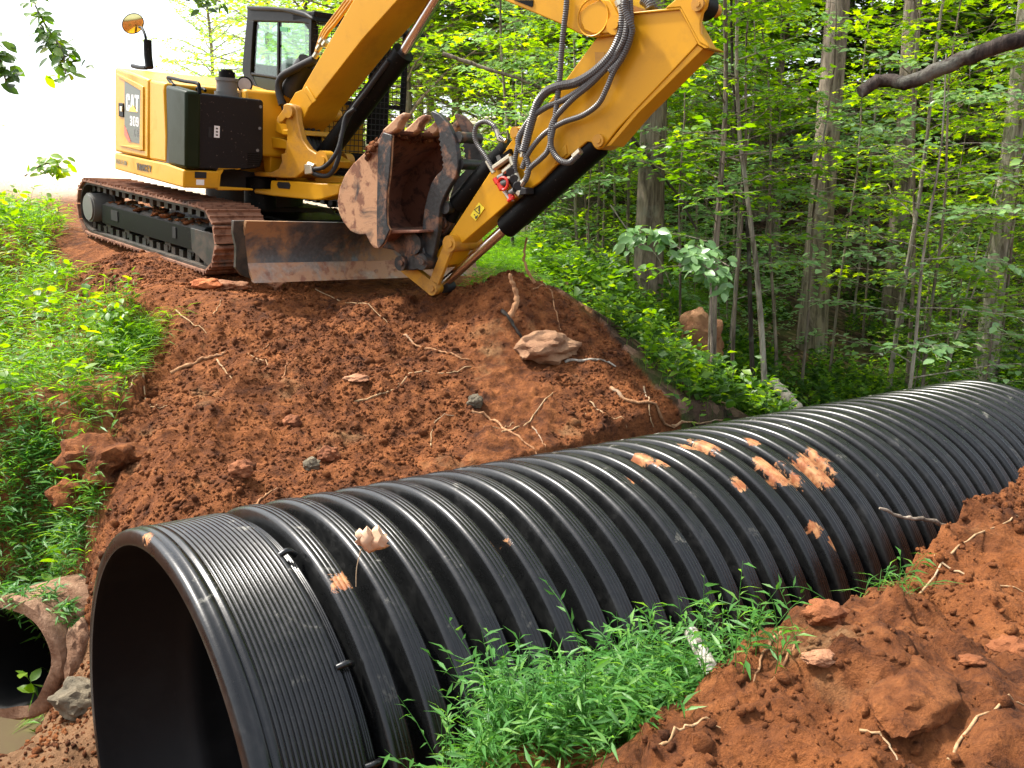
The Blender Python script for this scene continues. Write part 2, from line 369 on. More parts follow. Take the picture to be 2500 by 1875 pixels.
# ------------------------------------------------------------------ machine and pipe frames
ma = unit(c2w(.709, -.133, .692)); mb_ = c2w(-.701, -.24, .672); mb_ = unit(mb_-ma*(mb_@ma)); mu = np.cross(ma, mb_)
MO = CAM+c2w(-1.91, -.68, 6.53)
def MP(x, y, z): return MO+ma*x+mb_*y+mu*z
PA = c2w(math.cos(-.086)*math.sin(.896), math.sin(-.086), math.cos(-.086)*math.cos(.896))   # pipe axis, near mouth to far end
PC = CAM+c2w(-1.098, 1.295, 2.828); PR, PL, PS0, PP = .85, 5.618, .397, .135
PH = unit(np.array([PA[0], PA[1]])); PN = np.array([PH[1], -PH[0]])     # plan direction, side towards the camera
# ------------------------------------------------------------------ terrain
cps = []
def cz(u, v, zrel): r = ray(u, v); cps.append(CAM+r*(zrel/r[2]))
def cd(u, v, d): cps.append(at(u, v, d))
def cm(x, y, z): cps.append(MP(x, y, z))
for q in [(-.3, -.1, -.09), (.3, -.1, -.09), (1.1, -.1, -.09), (1.8, -.1, -.09), (2.6, -.1, -.09), (0, .5, -.09), (1., .6, -.09), (2.2, .6, -.09), (-.5, 1.5, -.07), (1.1, 1.5, -.07), (2.8, 1.5, -.07), (-.5, 3.4, 0), (1, 4, 0), (3, 4, 0), (.9, -1.05, -.06), (-.6, .5, -.1)]: cm(*q)
for q in [(1340, 694, 6.5), (1480, 800, 6.3), (1560, 905, 6.0), (1690, 1035, 5.6), (1250, 700, 6.3), (1740, 1000, 8.6), (1500, 740, 8.6), (1500, 850, 8.4), (1600, 960, 7.6), (1900, 900, 11), (2200, 860, 12.5), (2450, 945, 10.5),
          (2000, 740, 15), (1700, 640, 16), (2300, 700, 18), (1330, 600, 13), (1150, 650, 9.5), (1240, 640, 10), (1000, 760, 6.45), (1000, 900, 5.8), (1000, 1050, 5.25), (1000, 1150, 4.85), (600, 740, 6.35), (600, 800, 6.05), (600, 950, 5.4), (600, 1100, 4.9),
          (1300, 1000, 5.55), (1300, 850, 6.1), (500, 1230, 4.4), (330, 1270, 4.35), (330, 900, 6.0), (330, 1100, 5.1), (200, 750, 7.0), (260, 1150, 4.95), (150, 1285, 4.8), (30, 1250, 5.1), (0, 1000, 5.9), (100, 850, 6.6), (60, 700, 7.8), (60, 550, 10), (-100, 470, 12.5), (100, 400, 17),
          (205, 1350, 4.5), (150, 1470, 4.3), (185, 1640, 4.05), (200, 1790, 3.75), (90, 1850, 3.6), (-20, 1860, 3.55), (-200, 1300, 5.0), (-500, 900, 6.5), (300, 345, 24), (700, 330, 26)]: cd(*q)
for q in [(50, 1765, -2.66), (-60, 1720, -2.66), (-300, 1750, -2.66), (60, 1700, -2.60), (20, 1640, -2.4)]: cz(*q)
for (x, y, z) in [(-30, 60, 5), (-60, 20, 3), (0, 60, 7), (30, 60, 9), (60, 40, 9), (16, 30, 3.5), (10, 20, 1.2), (-12, 30, 2.8), (-12, 12, .6), (-6, 3, -1.9), (-3, 1, -1.9), (0, -1, -1.55), (-1.5, 1.2, -1.9), (.2, .6, -1.5), (4, -3, -1.4), (40, 0, 0), (-40, -20, -1), (20, -20, 0), (9, 5, -1.9), (7, 2, -1.5), (14, 12, -1.6)]: cps.append(V3(x, y, z+CAMZ))
# the bank the photographer stands on, and the spoil heaped along the pipe
for q in [(2500, 1130, 4.1), (2300, 1232, 3.4), (2000, 1430, 2.72), (1860, 1540, 2.45), (1740, 1640, 2.25), (1620, 1800, 2.02), (1560, 1950, 1.9), (2500, 1875, 1.9), (2500, 1500, 2.6), (2200, 1700, 2.1), (2700, 1400, 3.2)]: cd(*q)
CP = np.array(cps)
def tps(CP):
    n = len(CP); X = CP[:, :2]; r = np.linalg.norm(X[:, None]-X[None], axis=2)
    K = np.where(r > 0, r*r*np.log(r+1e-12), 0)+np.eye(n)*.02
    Pm = np.concatenate([np.ones((n, 1)), X], 1)
    A = np.zeros((n+3, n+3)); A[:n, :n] = K; A[:n, n:] = Pm; A[n:, :n] = Pm.T
    w = np.linalg.solve(A, np.concatenate([CP[:, 2], np.zeros(3)])); return w
TW = tps(CP)
def Hbase(x, y):
    x = np.asarray(x, float); y = np.asarray(y, float); s = x.shape; x, y = x.ravel(), y.ravel(); out = np.zeros(len(x))
    for i in range(0, len(x), 20000):
        xx, yy = x[i:i+20000], y[i:i+20000]
        r = np.hypot(xx[:, None]-CP[None, :, 0], yy[:, None]-CP[None, :, 1])
        out[i:i+20000] = (r*r*np.log(r+1e-12))@TW[:-3]+TW[-3]+TW[-2]*xx+TW[-1]*yy
    out = np.clip(out, CAMZ-2.75, CAMZ+12)
    # flatten far ground
    return out.reshape(s)
def H(x, y, micro=True):
    h = Hbase(x, y)
    x = np.asarray(x, float); y = np.asarray(y, float)
    h = h-.8*np.exp(-((x+2.55)**2+(y-4.15)**2)/.16)
    dx, dy = x-PC[0], y-PC[1]; s = dx*PH[0]+dy*PH[1]; lat = dx*PN[0]+dy*PN[1]
    az = PC[2]+PA[2]*s
    if micro:
        m = soilmask(x, y); q_ = (x-MO[0])*mb_[0]+(y-MO[1])*mb_[1]; m = m*(1-.7*np.clip((q_+.25)*4, 0, 1)*(np.abs((x-MO[0])*ma[0]+(y-MO[1])*ma[1]-1.1) < 2))
        cr = np.maximum(0, fbm(x, y, 14, 3, 19, .6)-.05); pt_ = np.clip(fbm(x, y, 2.6, 2, 27)+.55, 0, 1); h = h+m*(.055*fbm(x, y, 1.6, 4, 3, .5)+.040*np.abs(fbm(x, y, 5, 4, 9, .6))+.030*cr*pt_+.012*np.maximum(0, fbm(x, y, 30, 2, 29))-.035); lt_ = (x-PC[0])*PN[0]+(y-PC[1])*PN[1]; h = h+m*(lt_ > .9)*(.05*np.maximum(0, fbm(x, y, 4.5, 3, 61))+.02*np.maximum(0, fbm(x, y, 12, 3, 63)))
        h = h+(1-m)*.06*fbm(x, y, .7, 4, 31)
    # trench in which the pipe lies
    ins = (s > -.25) & (s < PL+.3)
    bed = az-PR-.02
    lim = np.where(np.abs(lat) < PR+.03, az-np.sqrt(np.maximum(0, (PR+.03)**2-lat**2))-.015, 1e3)
    h2 = np.minimum(h, lim)
    # near side of the trench: bank drops away from the heap towards the pipe
    near = lat > 0
    Lc = np.clip(1.50-.112*s+.05*fbm(x, y, 3.5, 3, 55), 1.02, 1.42); w = np.clip((lat-Lc+.14)/.14, 0, 1); w = w*w*(3-2*w)
    sh_ = np.clip((1.75-s)/.6, 0, 1); tgt = bed+.35+(1.02-.7*np.clip(1.15-lat, 0, .4))*sh_*sh_*(3-2*sh_)+.05*fbm(x, y, 5, 3, 66)
    h2 = np.where(ins & near & (lat < Lc) & (lat > .8), np.minimum(h2, tgt+(np.maximum(h2, tgt)-tgt)*w), h2)
    w2 = np.clip((-lat-.86)/.22, 0, 1)
    h2 = np.where(ins & ~near & (lat > -1.08), np.minimum(h2, (az-.45)+(np.maximum(h2, az-.45)-(az-.45))*w2), h2)
    w0 = np.clip((s+1.0)/.75, 0, 1)
    return np.where(ins, h2, np.where((s > -1.0) & (s <= -.25) & (np.abs(lat) < 1.0), h*(1-w0)+np.minimum(h, lim)*w0, h))
SM_PTS = None
def inpoly(x, y, poly):
    x = np.asarray(x); y = np.asarray(y); r = np.zeros(x.shape, bool); j = len(poly)-1
    for i in range(len(poly)):
        xi, yi = poly[i]; xj, yj = poly[j]
        r ^= ((yi > y) != (yj > y)) & (x < (xj-xi)*(y-yi)/(yj-yi+1e-12)+xi); j = i
    return r
def hit(u, v, d0=1.2, d1=60, micro=False):
    r = ray(u, v); d = d0*(d1/d0)**np.linspace(0, 1, 500)
    p = CAM[None]+r[None]*d[:, None]; h = H(p[:, 0], p[:, 1], micro)
    k = np.argmax(p[:, 2] < h)
    if p[k, 2] >= h[k]: return at(u, v, d1)
    a_, b_ = d[max(k-1, 0)], d[k]
    for _ in range(12):
        m = (a_+b_)/2; q = CAM+r*m
        if q[2] < H(np.array([q[0]]), np.array([q[1]]), micro)[0]: b_ = m
        else: a_ = m
    q = CAM+r*b_; return q
def soilmask(x, y): return np.ones(np.shape(x))
_dirt = [hit(*q)[:2] for q in [(30, 345), (110, 420), (120, 560), (170, 700), (250, 790), (340, 880), (300, 1000), (250, 1100), (170, 1200), (120, 1290), (200, 1400)]]
_dirt += [at(*q)[:2] for q in [(150, 1470, 4.3), (60, 1590, 4.55), (-200, 1640, 4.7), (-300, 1875, 3.4), (200, 1875, 2.6)]]
_dirt += [(PC+PA*3)[:2]*1.0, at(1690, 1035, 5.7)[:2], at(1560, 905, 6.1)[:2], at(1480, 800, 6.5)[:2], at(1390, 690, 6.7)[:2], at(1150, 700, 6.9)[:2], MP(2.6, .2, 0)[:2], MP(2.9, 2, 0)[:2], MP(3.2, 6, 0)[:2], MP(2, 12, 0)[:2]]
_wx = lambda x, y: x+.16*fbm(x, y, 2.2, 3, 71)
_wy = lambda x, y: y+.16*fbm(x, y, 2.2, 3, 77)
_heap = [(PC+PA*s)[:2]+PN*l for s, l in [(1.0, 1.30), (2.2, 1.12), (3.2, 1.04), (4.2, 1.0), (6.3, 1.0), (9, 3), (8, 9), (3, 9), (0, 4), (.5, 1.75)]]
def soilmask(x, y):
    x = np.asarray(x, float); y = np.asarray(y, float); xx, yy = _wx(x, y), _wy(x, y)
    return (inpoly(xx, yy, _dirt) | inpoly(xx, yy, _heap)).astype(float)
ax1 = lambda lo, hi, st, far: np.concatenate([lo-np.cumsum(st*1.13**np.arange(1, far))[::-1], np.arange(lo, hi, st), hi+np.cumsum(st*1.13**np.arange(0, far))])
XS = ax1(-3.2, 3.0, .017, 62); YS = ax1(1.4, 7.6, .017, 62)
GX, GY = np.meshgrid(XS, YS)
GZ = H(GX, GY)
nx, ny = len(XS), len(YS)
idx = np.arange(nx*ny).reshape(ny, nx)
Fq = np.stack([idx[:-1, :-1], idx[:-1, 1:], idx[1:, 1:], idx[1:, :-1]], -1).reshape(-1, 4)
smk = soilmask(GX, GY)
wet = np.exp(-((GX-at(30, 1800, 3.9)[0])**2+(GY-at(30, 1800, 3.9)[1])**2)/1.1)*(GZ < CAMZ-1.9)
pale = np.clip((GY-12.5)/3, 0, 1)*np.clip((2.-GX)/4, 0, 1)  # mask of the clearing whose white glare is put into the ground colour
forest = (1-smk)*(1-pale)*np.clip((GX+1.6)/.8, 0, 1)*(((GX-PC[0])*PN[0]+(GY-PC[1])*PN[1]) < -.4)
meg = meshnp('ground', np.stack([GX, GY, GZ], -1).reshape(-1, 3), Fq, M['soil'], {'forest': forest.ravel(), 'wet': wet.ravel(), 'pale': pale.ravel()}, True)
link('ground', meg, kind='structure')
# muddy water of the creek
wp = [onp(q, V3(0, 0, CAMZ-2.59), V3(0, 0, 1)) for q in [(-900, 1560), (130, 1640), (330, 1900), (-900, 2100)]]
mbw = MB().add([V3(p[0], p[1], CAMZ-2.59) for p in wp], [(0, 1, 2, 3)])
setp(obj('water', mbw, M['water'], fix=False), kind='structure')
# ------------------------------------------------------------------ corrugated pipe
pipe = thing('corrugated_pipe', (PC[0], PC[1], PC[2]-PR), 'large black ribbed plastic drain pipe lying in the trench with mud slung on its top', 'pipe')
prof = []; NRIB = int((PL-PS0)/PP)+1
def ribprof(c, r0, r1, w):        # flat crest with fine grooves, deep valley each side
    return [(c-w*.50, r0), (c-w*.40, r0+.003), (c-w*.345, r0+.014), (c-w*.30, r0+(r1-r0)*.6), (c-w*.275, r1-.012), (c-w*.235, r1-.004), (c-w*.18, r1), (c-w*.12, r1+.001), (c-w*.105, r1-.0026), (c-w*.09, r1+.001), (c-w*.01, r1+.0012), (c+w*.005, r1-.0026), (c+w*.02, r1+.001),
            (c+w*.10, r1+.001), (c+w*.115, r1-.0026), (c+w*.13, r1), (c+w*.18, r1-.0005), (c+w*.235, r1-.004), (c+w*.275, r1-.012), (c+w*.30, r0+(r1-r0)*.6), (c+w*.345, r0+.014), (c+w*.40, r0+.003)]
prof.append((PS0-.10, PR-.06))
for i in range(NRIB): prof += ribprof(PS0+i*PP+.012, PR-.098, PR, PP)
prof.append((PS0+NRIB*PP, PR-.098))
def lathe_np(p, d, prof, seg, name, mat, parent, mudf=None, label=None, wob=0.):
    d = unit(d); Nn = unit(np.cross(d, V3(0, 0, 1))); B = np.cross(Nn, d); pr = np.array(prof); L = wloc(parent)
    a = np.linspace(0, 2*math.pi, seg, endpoint=False)
    rad = pr[:, 1][:, None]+wob*np.sin(a[None]*3+pr[:, :1]*2.1)*.5+wob*vn(a[None]*4+0*pr[:, :1], pr[:, :1]*4+0*a[None])
    V = (p-L)+d*pr[:, :1, None]+(np.cos(a)[None, :, None]*Nn+np.sin(a)[None, :, None]*B)*rad[:, :, None]
    n = len(pr); ii = np.arange(n*seg).reshape(n, seg); jj = np.roll(ii, -1, 1)
    Fc = np.stack([ii[:-1], ii[1:], jj[1:], jj[:-1]], -1).reshape(-1, 4)
    me = meshnp(name, V.reshape(-1, 3), Fc, mat, {'mud': mudf(V+L) if mudf else np.zeros(n*seg)}, True)
    o = link(name, me, parent); 
    if label: o['label'] = label
    return o
def pipept(u, v):       # where the sight line meets the pipe's outer skin
    r = ray(u, v); d = np.linspace(1.5, 9, 3000); p = CAM[None]+r[None]*d[:, None]; q = p-PC; s = q@PA
    rr = np.linalg.norm(q-s[:, None]*PA[None], axis=1); k = np.argmax(rr < PR); return p[k]
muds = [(pipept(*q), w) for q, w in [((1720, 1085), .10), ((1690, 1090), .07), ((1620, 1130), .06), ((1870, 1135), .07), ((1900, 1150), .11), ((1925, 1165), .09), ((1960, 1135), .09), ((1995, 1130), .11), ((2010, 1160), .10), ((1980, 1110), .07), ((1560, 1115), .07), ((1805, 1180), .05), ((1840, 1080), .05), ((2035, 1325), .05), ((1990, 1290), .05), ((830, 1420), .05), ((345, 1305), .05), ((1550, 1170), .05), ((1220, 1320), .05)]]
def mudf(V):
    V = V.reshape(-1, 3); r = np.zeros(len(V))
    for c, w in muds: r = np.maximum(r, np.exp(-((V-c)**2).sum(1)/(2*(w*.75)**2)))
    return r
lathe_np(PC, PA, prof, 220, 'ribbed_wall', M['pipe'], pipe, mudf, wob=.0016)
# bell with fine rings
bp_ = [(.0, PR-.058), (-.004, PR-.045), (0, PR-.018), (.006, PR-.010), (.020, PR-.006), (.030, PR-.010), (.036, PR-.006), (.052, PR-.004), (.056, PR-.014), (.064, PR-.014), (.068, PR-.006)]
for k in range(15):
    x = .074+k*.0148; bp_ += [(x, PR-.007), (x+.0095, PR-.007), (x+.0105, PR-.013), (x+.0135, PR-.013)]
bp_ += [(.300, PR-.008), (.312, PR-.022)]
for k in range(4):
    x = .314+k*.008; bp_ += [(x, PR-.026-k*.003), (x+.004, PR-.026-k*.003), (x+.005, PR-.031-k*.003), (x+.007, PR-.031-k*.003)]
bp_ += [(.348, PR-.045), (.36, PR-.098)]
lathe_np(PC, PA, bp_, 260, 'bell', M['pipe'], pipe, mudf)
inn = [(.0, PR-.058), (.02, PR-.062), (.30, PR-.064), (.33, PR-.10), (.36, PR-.115)]+[(x, PR-.115+.002*math.sin(x*46)) for x in np.arange(.4, PL, .03)]+[(PL-.01, PR-.115)]
lathe_np(PC, PA, inn, 120, 'inner_liner', M['pipe_in'], pipe)
def ppt(s, ang, r): # ang measured from up, positive towards camera
    Nn = unit(np.cross(PA, V3(0, 0, 1))); U = np.cross(Nn, PA); return PC+PA*s+(U*math.cos(ang)+Nn*math.sin(ang))*r
for ang in (.30, .80, 1.12, 1.50):
    c0, c1 = ppt(.298, ang, PR-.012), ppt(.350, ang, PR-.024)
    obj('tie_lug', MB().tube(catmull([c0, (c0+c1)/2+(ppt(.32, ang, PR)-ppt(.32, ang, PR-.016)), c1], 4), .010, 8), M['pipe'], pipe, 60)
# ------------------------------------------------------------------ excavator
ex = thing('excavator', MP(1.1, 1.9, 0), 'yellow and black tracked excavator with its bucket curled above the red clay bank', 'excavator')
nB = c2w(math.sin(math.radians(35)), 0, math.cos(math.radians(35))); nB = unit(nB-mu*(nB@mu))   # across the boom, away from the camera
KB = at(705, 300, 7.1)
def bt(uv, t): return onp(uv, KB+nB*t, nB)
def bslab(uvs, t0, t1, mb=None): return (mb or MB()).slab(uvs, KB+nB*t0, nB, 0, t1-t0)
def bcyl(uv, t0, t1, r, mb=None, seg=20, **k): p = bt(uv, t0); return (mb or MB()).cyl(p, p+nB*(t1-t0), r, seg, **k)
def pieces(mb):
    n = len(mb.v); par = list(range(n))
    def f(i):
        while par[i] != i: par[i] = par[par[i]]; i = par[i]
        return i
    for fc in mb.f:
        a = f(fc[0])
        for j in fc[1:]: par[f(j)] = a
    R_ = {}
    for i in range(n): R_.setdefault(f(i), []).append(i)
    G = [[set(v), np.min([mb.v[i] for i in v], 0)-.004, np.max([mb.v[i] for i in v], 0)+.004] for v in R_.values()]
    ch = len(G) < 60
    while ch:
        ch = False
        for i in range(len(G)):
            for j in range(i+1, len(G)):
                if np.all(G[i][1] <= G[j][2]) and np.all(G[j][1] <= G[i][2]):
                    G[i] = [G[i][0] | G[j][0], np.minimum(G[i][1], G[j][1]), np.maximum(G[i][2], G[j][2])]; del G[j]; ch = True; break
            if ch: break
    out = []
    for g in G:
        ids = sorted(g[0]); mp = {k: i for i, k in enumerate(ids)}; m = MB(); m.v = [mb.v[i] for i in ids]; m.f = [tuple(mp[j] for j in fc) for fc in mb.f if fc[0] in g[0]]; out.append(m)
    return out
WHOLE = {'track', 'guard_mesh', 'lettering', 'step_grille', 'warning_symbol', 'sticker_print', 'edge_bolts', 'louvre'}
def E(name, mb, mat, par=None, smooth=35, bevel=None, label=None):
    ps = [mb] if name in WHOLE else pieces(mb)
    os_ = [obj(name, p, M[mat], par or ex, smooth, bevel, label) for p in (ps if len(ps) < 30 else [mb])]
    return max(os_, key=lambda o: len(o.data.vertices))
# house planes
hS = .65
c_r, c_c, c_f = [onp(q, MP(0, 0, hS), mu) for q in zz(z1, (412, 1305), (940, 1450), (1205, 1465))]
sd_ = unit(c_r-c_c); nS = unit(np.cross(mu, sd_)); nS = nS if nS@(c_c-CAM) > 0 else -nS     # into the house from its right flank
fd = -sd_                                                                                   # machine forward
def sslab(uvs, t0, t1, mb=None): return (mb or MB()).slab(uvs, c_c+nS*t0, nS, 0, t1-t0)
def sp(uv, t=0): return onp(uv, c_c+nS*t, nS)
def fpnt(uv, t=0): return onp(uv, c_c-fd*t, fd)      # on the front face of the hood
def fslab(uvs, t0, t1, mb=None): return (mb or MB()).slab(uvs, c_c-fd*t0, -fd, 0, t1-t0)
WB = (fpnt(z1(1560, 1290))-c_c)@nS
print('hood width', WB, 'house len', np.linalg.norm(c_r-c_c), 'KB side', (KB-c_c)@nS, (KB-c_c)@fd)
# --- undercarriage
G_, HT, LT, SW = .48, .54, 2.81, .45
def track(x0, sgn):
    R = HT/2-.035; yc0, yc1 = G_+R+.04, G_+LT-R-.04
    path = []; L = yc1-yc0; tot = 2*L+2*math.pi*R
    def pt(s, r=0):
        s %= tot
        if s < L: return V3(0, yc1-s, HT-.035+r), 0.                       # top run, towards the front
        s -= L
        if s < math.pi*R: a = s/R; return V3(0, yc0-math.sin(a)*(R+r), HT/2+math.cos(a)*(R+r)), a
        s -= math.pi*R
        if s < L: return V3(0, yc0+s, .035-r), math.pi
        s -= L; a = s/R; return V3(0, yc1+math.sin(a)*(R+r), HT/2-math.cos(a)*(R+r)), math.pi+a
    xm = x0+SW/2
    ch = MB(); ns = 84
    ring = [pt(i*tot/ns) for i in range(ns)]
    vs = []
    for p, a in ring:
        nr = V3(0, -math.sin(a), math.cos(a))
        for x, r in ((xm-.20, -.002), (xm+.20, -.002), (xm+.20, -.022), (xm-.20, -.022)): q = p+nr*r; vs.append(MP(x, q[1], q[2]))
    ch.add(vs, [(i*4+k, ((i+1) % ns)*4+k, ((i+1) % ns)*4+(k+1) % 4, i*4+(k+1) % 4) for i in range(ns) for k in range(4)])
    for i in range(42):
        p, a = pt((i+.5)*tot/42); nr = V3(0, -math.sin(a), math.cos(a)); tg = V3(0, -math.cos(a), -math.sin(a))
        for dx in (-.11, .03):
            q = p-nr*.05; c = MP(xm+dx, q[1], q[2]); W_ = lambda v: ma*v[0]+mb_*v[1]+mu*v[2]
            ch.box(c, ma*.028, W_(tg)*.034, W_(nr)*.032)
    tr = E('track', ch, 'under', None, 40)
    NS = 42; proto = None
    for i in range(NS):
        p, a = pt(i*tot/NS); nr = V3(0, -math.sin(a), math.cos(a)); tg = V3(0, -math.cos(a), -math.sin(a)); W_ = lambda v: ma*v[0]+mb_*v[1]+mu*v[2]
        A, T_, Nn = ma, W_(tg), W_(nr); hw = SW/2; st = tot/NS/2*.96
        m = MB(); c = MP(xm, p[1], p[2])
        pr = [(-st, 0), (-st, .014), (-st+.006, .034), (-st+.018, .034), (-st+.024, .014), (-.008, .014), (-.004, .028), (.006, .028), (.010, .014), (st-.014, .014), (st-.010, .026), (st, .026), (st, 0)]
        m.prism([c+T_*a_+Nn*b_-A*hw for a_, b_ in pr], [c+T_*a_+Nn*b_+A*hw for a_, b_ in pr])
        E('track_shoe', m, 'shoe', tr, None)
    out = x0 if sgn < 0 else x0+SW; s_ = 1 if sgn < 0 else -1
    # idler, sprocket, rollers
    idl = MB(); idl.cyl(MP(xm-.06, yc0, HT/2), MP(xm+.06, yc0, HT/2), R-.045, 32); E('idler', idl, 'under', None, 40)
    spk = MB(); spk.cyl(MP(xm-.03, yc1, HT/2), MP(xm+.03, yc1, HT/2), R-.03, 32)
    E('sprocket', spk, 'under', None, 40)
    m = MB(); m.cyl(MP(xm, yc1, HT/2), MP(out+.02*s_, yc1, HT/2), .135, 36).cyl(MP(out+.02*s_, yc1, HT/2), MP(out+.005*s_, yc1, HT/2), .118, 36)
    E('travel_motor_cover', m, 'grey', None, 40)
    m = MB()
    for k in range(5):
        y = yc0+.35+k*(L-.6)/4; m.cyl(MP(xm-.13, y, .12), MP(xm+.13, y, .12), .055, 16)
    m.cyl(MP(xm-.1, (yc0+yc1)/2, HT-.10), MP(xm+.1, (yc0+yc1)/2, HT-.10), .045, 14)
    E('track_roller', m, 'under', None, 40)
    # mud caked on the frame and in the chain
    m = MB(); R9 = random.Random(4)
    for k_ in range(60): m.ico(MP(out+R9.uniform(.08, .32)*s_, yc0+R9.uniform(.25, L-.25), .345+R9.uniform(-.01, .012)), R9.uniform(.012, .045), 1, .4, 1.6, (1.2, 1.2, .5), k_)
    obj('caked_mud', m, M['soil'], ex, 50)['kind'] = 'stuff'
    # frame
    y0, y1 = yc0+.12, yc1-.16; X0 = out+.075*s_; X1 = out+.33*s_
    m = MB(); sec = [(X0, .165), (X0, .30), (X0+.05*s_, .345), (X1, .345), (X1, .165)]
    m.prism([MP(x, y0, z) for x, z in sec], [MP(x, y1, z) for x, z in sec]); fr = E('track_frame', m, 'under', None, 30, .008)
    m = MB(); m.prism([MP(X0-.004*s_, y0-.02, z) for z in (.15,)]+[MP(X0-.004*s_, y0-.02, .325), MP(X0-.004*s_, y1-.05, .325), MP(X0-.004*s_, y1-.05, .15)], [MP(X0-.02*s_, y, z) for y, z in ((y0-.02, .15), (y0-.02, .325), (y1-.05, .325), (y1-.05, .15))])
    E('frame_plate', m, 'black', fr, 30, .004)
    m = MB()
    for yy, ww in ((y0+.42, .05), (y1-.35, .12)): m.box(MP(X0-.024*s_, yy, .25), ma*.003, mb_*ww*.6, mu*.045)
    E('frame_slot', m, 'rubber', fr, None)
    m = MB(); gp = [(y0+.10, .33), (y0-.30, .33), (y0-.33, .20), (y0-.26, .05), (y0-.06, .11), (y0+.08, .15)]
    m.prism([MP(X0-.012*s_, *q) for q in gp], [MP(X0-.040*s_, *q) for q in gp]); E('idler_guard', m, 'under', None, 30, .005)
    return tr
track(0., -1); track(1.80, 1)
m = MB(); m.prism([MP(x, y, .20) for x, y in ((.45, 1.25), (1.8, 1.25), (1.8, 2.6), (.45, 2.6))], [MP(x, y, .44) for x, y in ((.62, 1.4), (1.63, 1.4), (1.63, 2.45), (.62, 2.45))]); E('center_frame', m, 'under', None, 30, .01)
m = MB(); m.cyl(MP(1.12, 1.9, .42), MP(1.12, 1.9, .66), .44, 40); E('swing_bearing', m, 'under', None, 40)
# --- dozer blade
PBL, PBR = at(618, 690, 6.50), None
k = ray(1166, 671); A_ = np.array([PBL-CAM, ma, -k]).T
# right corner: same plane through PBL spanned by ma and mu
nbl = mb_
PBR = onp((1166, 671), PBL, nbl); PTL = onp(z4(1428, 597), PBL, nbl); ex_ = unit(PBR-PBL); BW = np.linalg.norm(PBR-PBL)
up_ = mu; BH = (PTL-PBL)@mu; print('blade w,h', BW, BH)
PTL = PBL+mu*BH-ex_*.0+ex_*((PTL-PBL)@ex_)
def bladept(s, h, off=0.):     # s along, h 0..1 up
    left = PBL*(1-h)+PTL*h; right = PBR+mu*BH*h
    c = .085*math.sin(math.pi*h)*1.0-.02*h
    return left*(1-s)+right*s+mb_*(c+off)
def bgrid(h0, h1, off0, off1, s0=0., s1=1.):
    m = MB(); n, q = 14, 9
    for o_ in (off0, off1): m.grid([[bladept(s0+(s1-s0)*i/n, h0+(h1-h0)*j/q, o_) for j in range(q+1)] for i in range(n+1)])
    W_ = (n+1)*(q+1)
    ed = [i*(q+1) for i in range(n+1)]+[n*(q+1)+j for j in range(1, q+1)]+[i*(q+1)+q for i in range(n-1, -1, -1)]+[j for j in range(q-1, 0, -1)]
    m.f += [(ed[i], ed[(i+1) % len(ed)], ed[(i+1) % len(ed)]+W_, ed[i]+W_) for i in range(len(ed))]
    return m
mbd = E('dozer_blade', bgrid(.27, 1., 0., .03), 'blade', None, 40)
E('cutting_edge', bgrid(0., .30, -.018, .012), 'edge', mbd, 40)
m = MB()
for i in range(11):
    p = bladept(.06+i*.088, .13, -.019); m.cyl(p, p-mb_*.006, .017, 12)
E('edge_bolts', m, 'edge', mbd, 40)
ck = zz(z4, (1330, 597), (1425, 597), (1418, 760), (1440, 930), (1470, 1050), (1390, 1018), (1345, 960), (1350, 800), (1325, 690))
m = MB().slab(ck, PBL-ex_*.0+mb_*.045, mb_, 0, .035); E('blade_side_plate', m, 'under', mbd, 30, .004)
m = MB()
for sx, yy in ((.30, 1.4), (.70, 1.4)):
    p0 = bladept(sx, .45, .05); p1 = MP(1.12+(sx-.5)*1.2, 1.6, .22)
    d_ = unit(p1-p0); w_ = ma*.06
    m.prism([p0+w_*i+mu*j for i, j in ((-1, -.06), (1, -.06), (1, .07), (-1, .07))], [p1+w_*i+mu*j for i, j in ((-1, -.1), (1, -.1), (1, .12), (-1, .12))])
E('blade_arm', m, 'under', None, 30, .006)
m = MB(); m.box(MP(1.12, 1.02, .40), ma*.36, mb_*.30, mu*.012); E('blade_arm_cover', m, 'black', None, 30, .004)
# --- revolving house
hW = 1.86
sk = zz(z1, (412, 1175), (672, 1234), (808, 1262), (940, 1312), (940, 1450), (412, 1305))
wsk = (fpnt(z1(1215, 1400))-c_c)@nS
E('base_skirt', sslab(sk, 0, wsk), 'yellow', None, 30, .012)
E('base_skirt', MB().prism(*[[c_c+nS*x+sd_*y+mu*z for x, y, z in ((wsk, .42, h), (hW, .42, h), (hW, 1.9, h), (wsk, 1.9, h))] for h in (.02, .2)]), 'yellow', None, 30, .012)
E('skirt_front', fslab(zz(z1, (1190, 1328), (1205, 1290), (1385, 1296), (1385, 1308), (1255, 1312), (1232, 1350), (1222, 1440), (1480, 1456), (1480, 1470), (1206, 1468)), .0, .06), 'yellow', None, 30, .006)
rear = zz(z1, (412, 520), (545, 560), (668, 610), (668, 1226), (412, 1168))
rd = E('rear_door', sslab(rear, .0, hW), 'yellow', None, 30, .02)
E('side_panel', sslab(zz(z1, (678, 612), (800, 640), (792, 700), (806, 1050), (806, 1256), (676, 1230)), .012, hW-.1), 'yellow', None, 30, .02)
